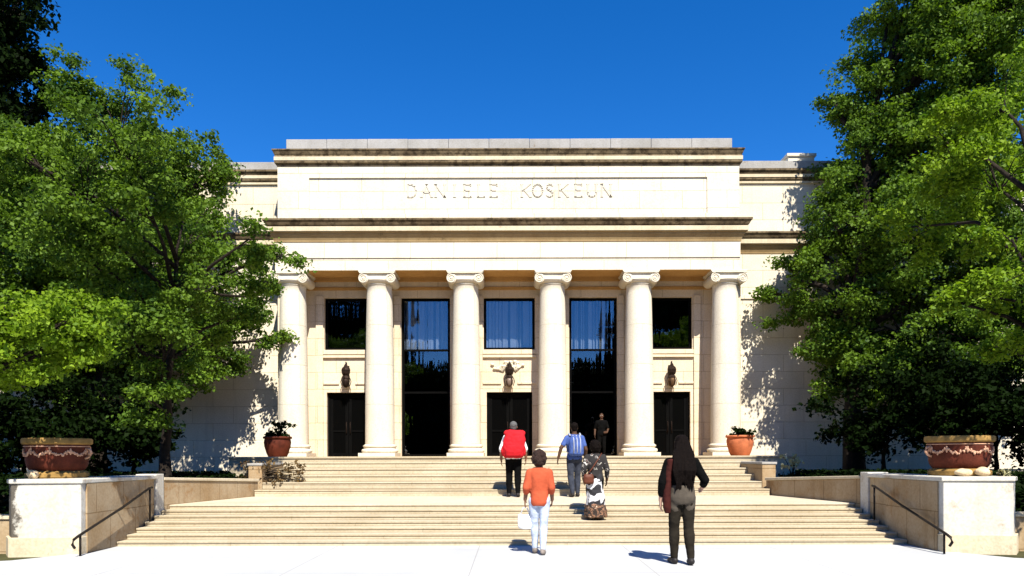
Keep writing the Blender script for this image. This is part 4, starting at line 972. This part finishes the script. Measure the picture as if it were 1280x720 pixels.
f.loft([((hx, hy, .24*H), .065*H, .022*H), ((hx, hy, .27*H), .075*H, .032*H), ((hx, hy, .34*H), .07*H, .026*H), ((hx, hy, .385*H), .065*H, .012*H)]); o = f.grow('bag', 'white_cloth', None, 0.009, 4, .01, 9); o.parent = wb
m = MB(); m.tube([(hx-.045*H,hy,.38*H), (hx-.02*H,hy,.445*H), (hx,hy,.455*H), (hx+.02*H,hy,.445*H), (hx+.045*H,hy,.38*H)], .006*H, 8); m.build('strap', 'white_cloth', None, True).parent = wb

# woman in dark print with white hat on the lower flight
def skirt_extra(b, J, H):
    f = Fig()
    f.loft([((0,0,.06*H), .135*H, .1*H), ((0,0,.16*H), .125*H, .095*H), ((0,0,.3*H), .115*H, .085*H), ((0,0,.45*H), .108*H, .078*H), ((0,0,.545*H), .1*H, .074*H), ((0,0,.6*H), .085*H, .062*H)])
    f.grow('skirt', 'monochrome_print', b, 0.012, 5, .028, 7)
    f = Fig(); f.loft([((0,0,.035*H), .15*H, .112*H), ((0,0,.07*H), .15*H, .115*H), ((0,0,.15*H), .14*H, .105*H), ((0,0,.205*H), .128*H, .098*H)])
    f.grow('hem', 'leopard_print', b, 0.012, 4, .03, 9)
i5 = 4; zs5 = ZL*i5/n1; x, y = spot(744, 650, Y1+tr*(i5-1)+0.16)
pp, Jp = person('person in dark printed top and long black and white skirt on the lower steps', (x, y, zs5), 3, 1.45, 'dark_skin', 'dark_print', 'black_cloth', 'shoe_dark', 'black_hair',
       dict(elL=(-.15,-.03,.64), wrL=(-.145,.04,.52), hdL=(-.14,.06,.47), elR=(.15,-.02,.64), wrR=(.155,.04,.51), hdR=(.155,.06,.46)), sleeve=.9, hair_fn=hair_curly, extras=skirt_extra)
hb = empty('shoulder_bag', pp.location); hb.rotation_euler = pp.rotation_euler
tag(hb, 'reddish brown shoulder bag at the hip of the person in the long skirt', 'bag')
H = 1.45; f = Fig(); hx, hy = -.10*H, -.095*H
f.loft([((hx, hy, .46*H), .06*H, .022*H), ((hx, hy, .485*H), .07*H, .035*H), ((hx, hy, .55*H), .068*H, .033*H), ((hx, hy, .585*H), .055*H, .018*H)]); o = f.grow('bag', 'brown_leather', None, 0.009, 4, .006, 9); o.parent = hb
m = MB(); m.tube([(hx-.02*H,hy,.57*H), (-.05*H,-.082*H,.66*H), (.03*H,-.078*H,.78*H), (.075*H,-.03*H,.845*H), (.06*H,.05*H,.82*H), (-.02*H,.09*H,.7*H), (-.115*H,.03*H,.6*H), (-.13*H,-.05*H,.575*H), (hx-.03*H,hy,.56*H)], .008*H, 8); m.build('strap', 'brown_leather', None, True).parent = hb

# woman in dark clothes on the plaza
def shawl_extra(b, J, H):
    f = Fig()                                       # seat of the leggings, a paler knit
    torso(f, J, H, .104, .08, .094, .011, .47, .66, 1.05); f.bone(J['hipL'], J['hipL'].lerp(J['kneeL'], .35), .059*H, .053*H); f.bone(J['hipR'], J['hipR'].lerp(J['kneeR'], .35), .059*H, .053*H)
    f.grow('long_jumper', 'taupe_knit', b, 0.011, 5, .008, 9)
    f = Fig(); f.loft([((-.118*H,-.02*H,.40*H), .022*H, .015*H), ((-.125*H,-.02*H,.45*H), .03*H, .028*H), ((-.12*H,-.02*H,.58*H), .028*H, .04*H), ((-.11*H,-.02*H,.72*H), .03*H, .045*H), ((-.09*H,-.03*H,.82*H), .03*H, .04*H)])
    f.grow('shawl', 'maroon_cloth', b, 0.010, 4, .012, 9)
x, y = spot(852, 706, 10.0)
pw_, Jw = person('person with very long dark hair and dark leggings standing on the pale plaza', (x, y, 0), 3, 1.78, 'light_skin', 'black_cloth', 'charcoal_knit', 'shoe_dark', 'black_hair',
       dict(ankL=(-.05,.035,.045), toeL=(-.06,.13,.018), kneeL=(-.052,.03,.285), ankR=(.055,-.05,.05), toeR=(.07,.045,.018), kneeR=(.055,.0,.28), elL=(-.155,-.02,.645), wrL=(-.16,.02,.5), hdL=(-.16,.03,.45), elR=(.17,-.04,.66), wrR=(.185,.06,.60), hdR=(.19,.11,.58)),
       wS=.104, wW=.078, wH=.094, tr_wide=.92, sleeve=.9, hair_fn=hair_long, extras=shawl_extra, top_z0=.57)

# person at the tall right hand window, facing the steps
x, y = spot(752, 571, 25.2)
person('person in dark clothes standing before the tall glass, facing the steps', (x, y, ZT), 172, 1.5, 'dark_skin', 'black_cloth', 'black_cloth', 'shoe_dark', 'black_hair',
       dict(elL=(-.15,-.02,.64), wrL=(-.13,.07,.55), hdL=(-.09,.1,.55), elR=(.15,-.02,.64), wrR=(.155,.03,.5), hdR=(.155,.05,.45)), sleeve=.6, hair_fn=hair_short)
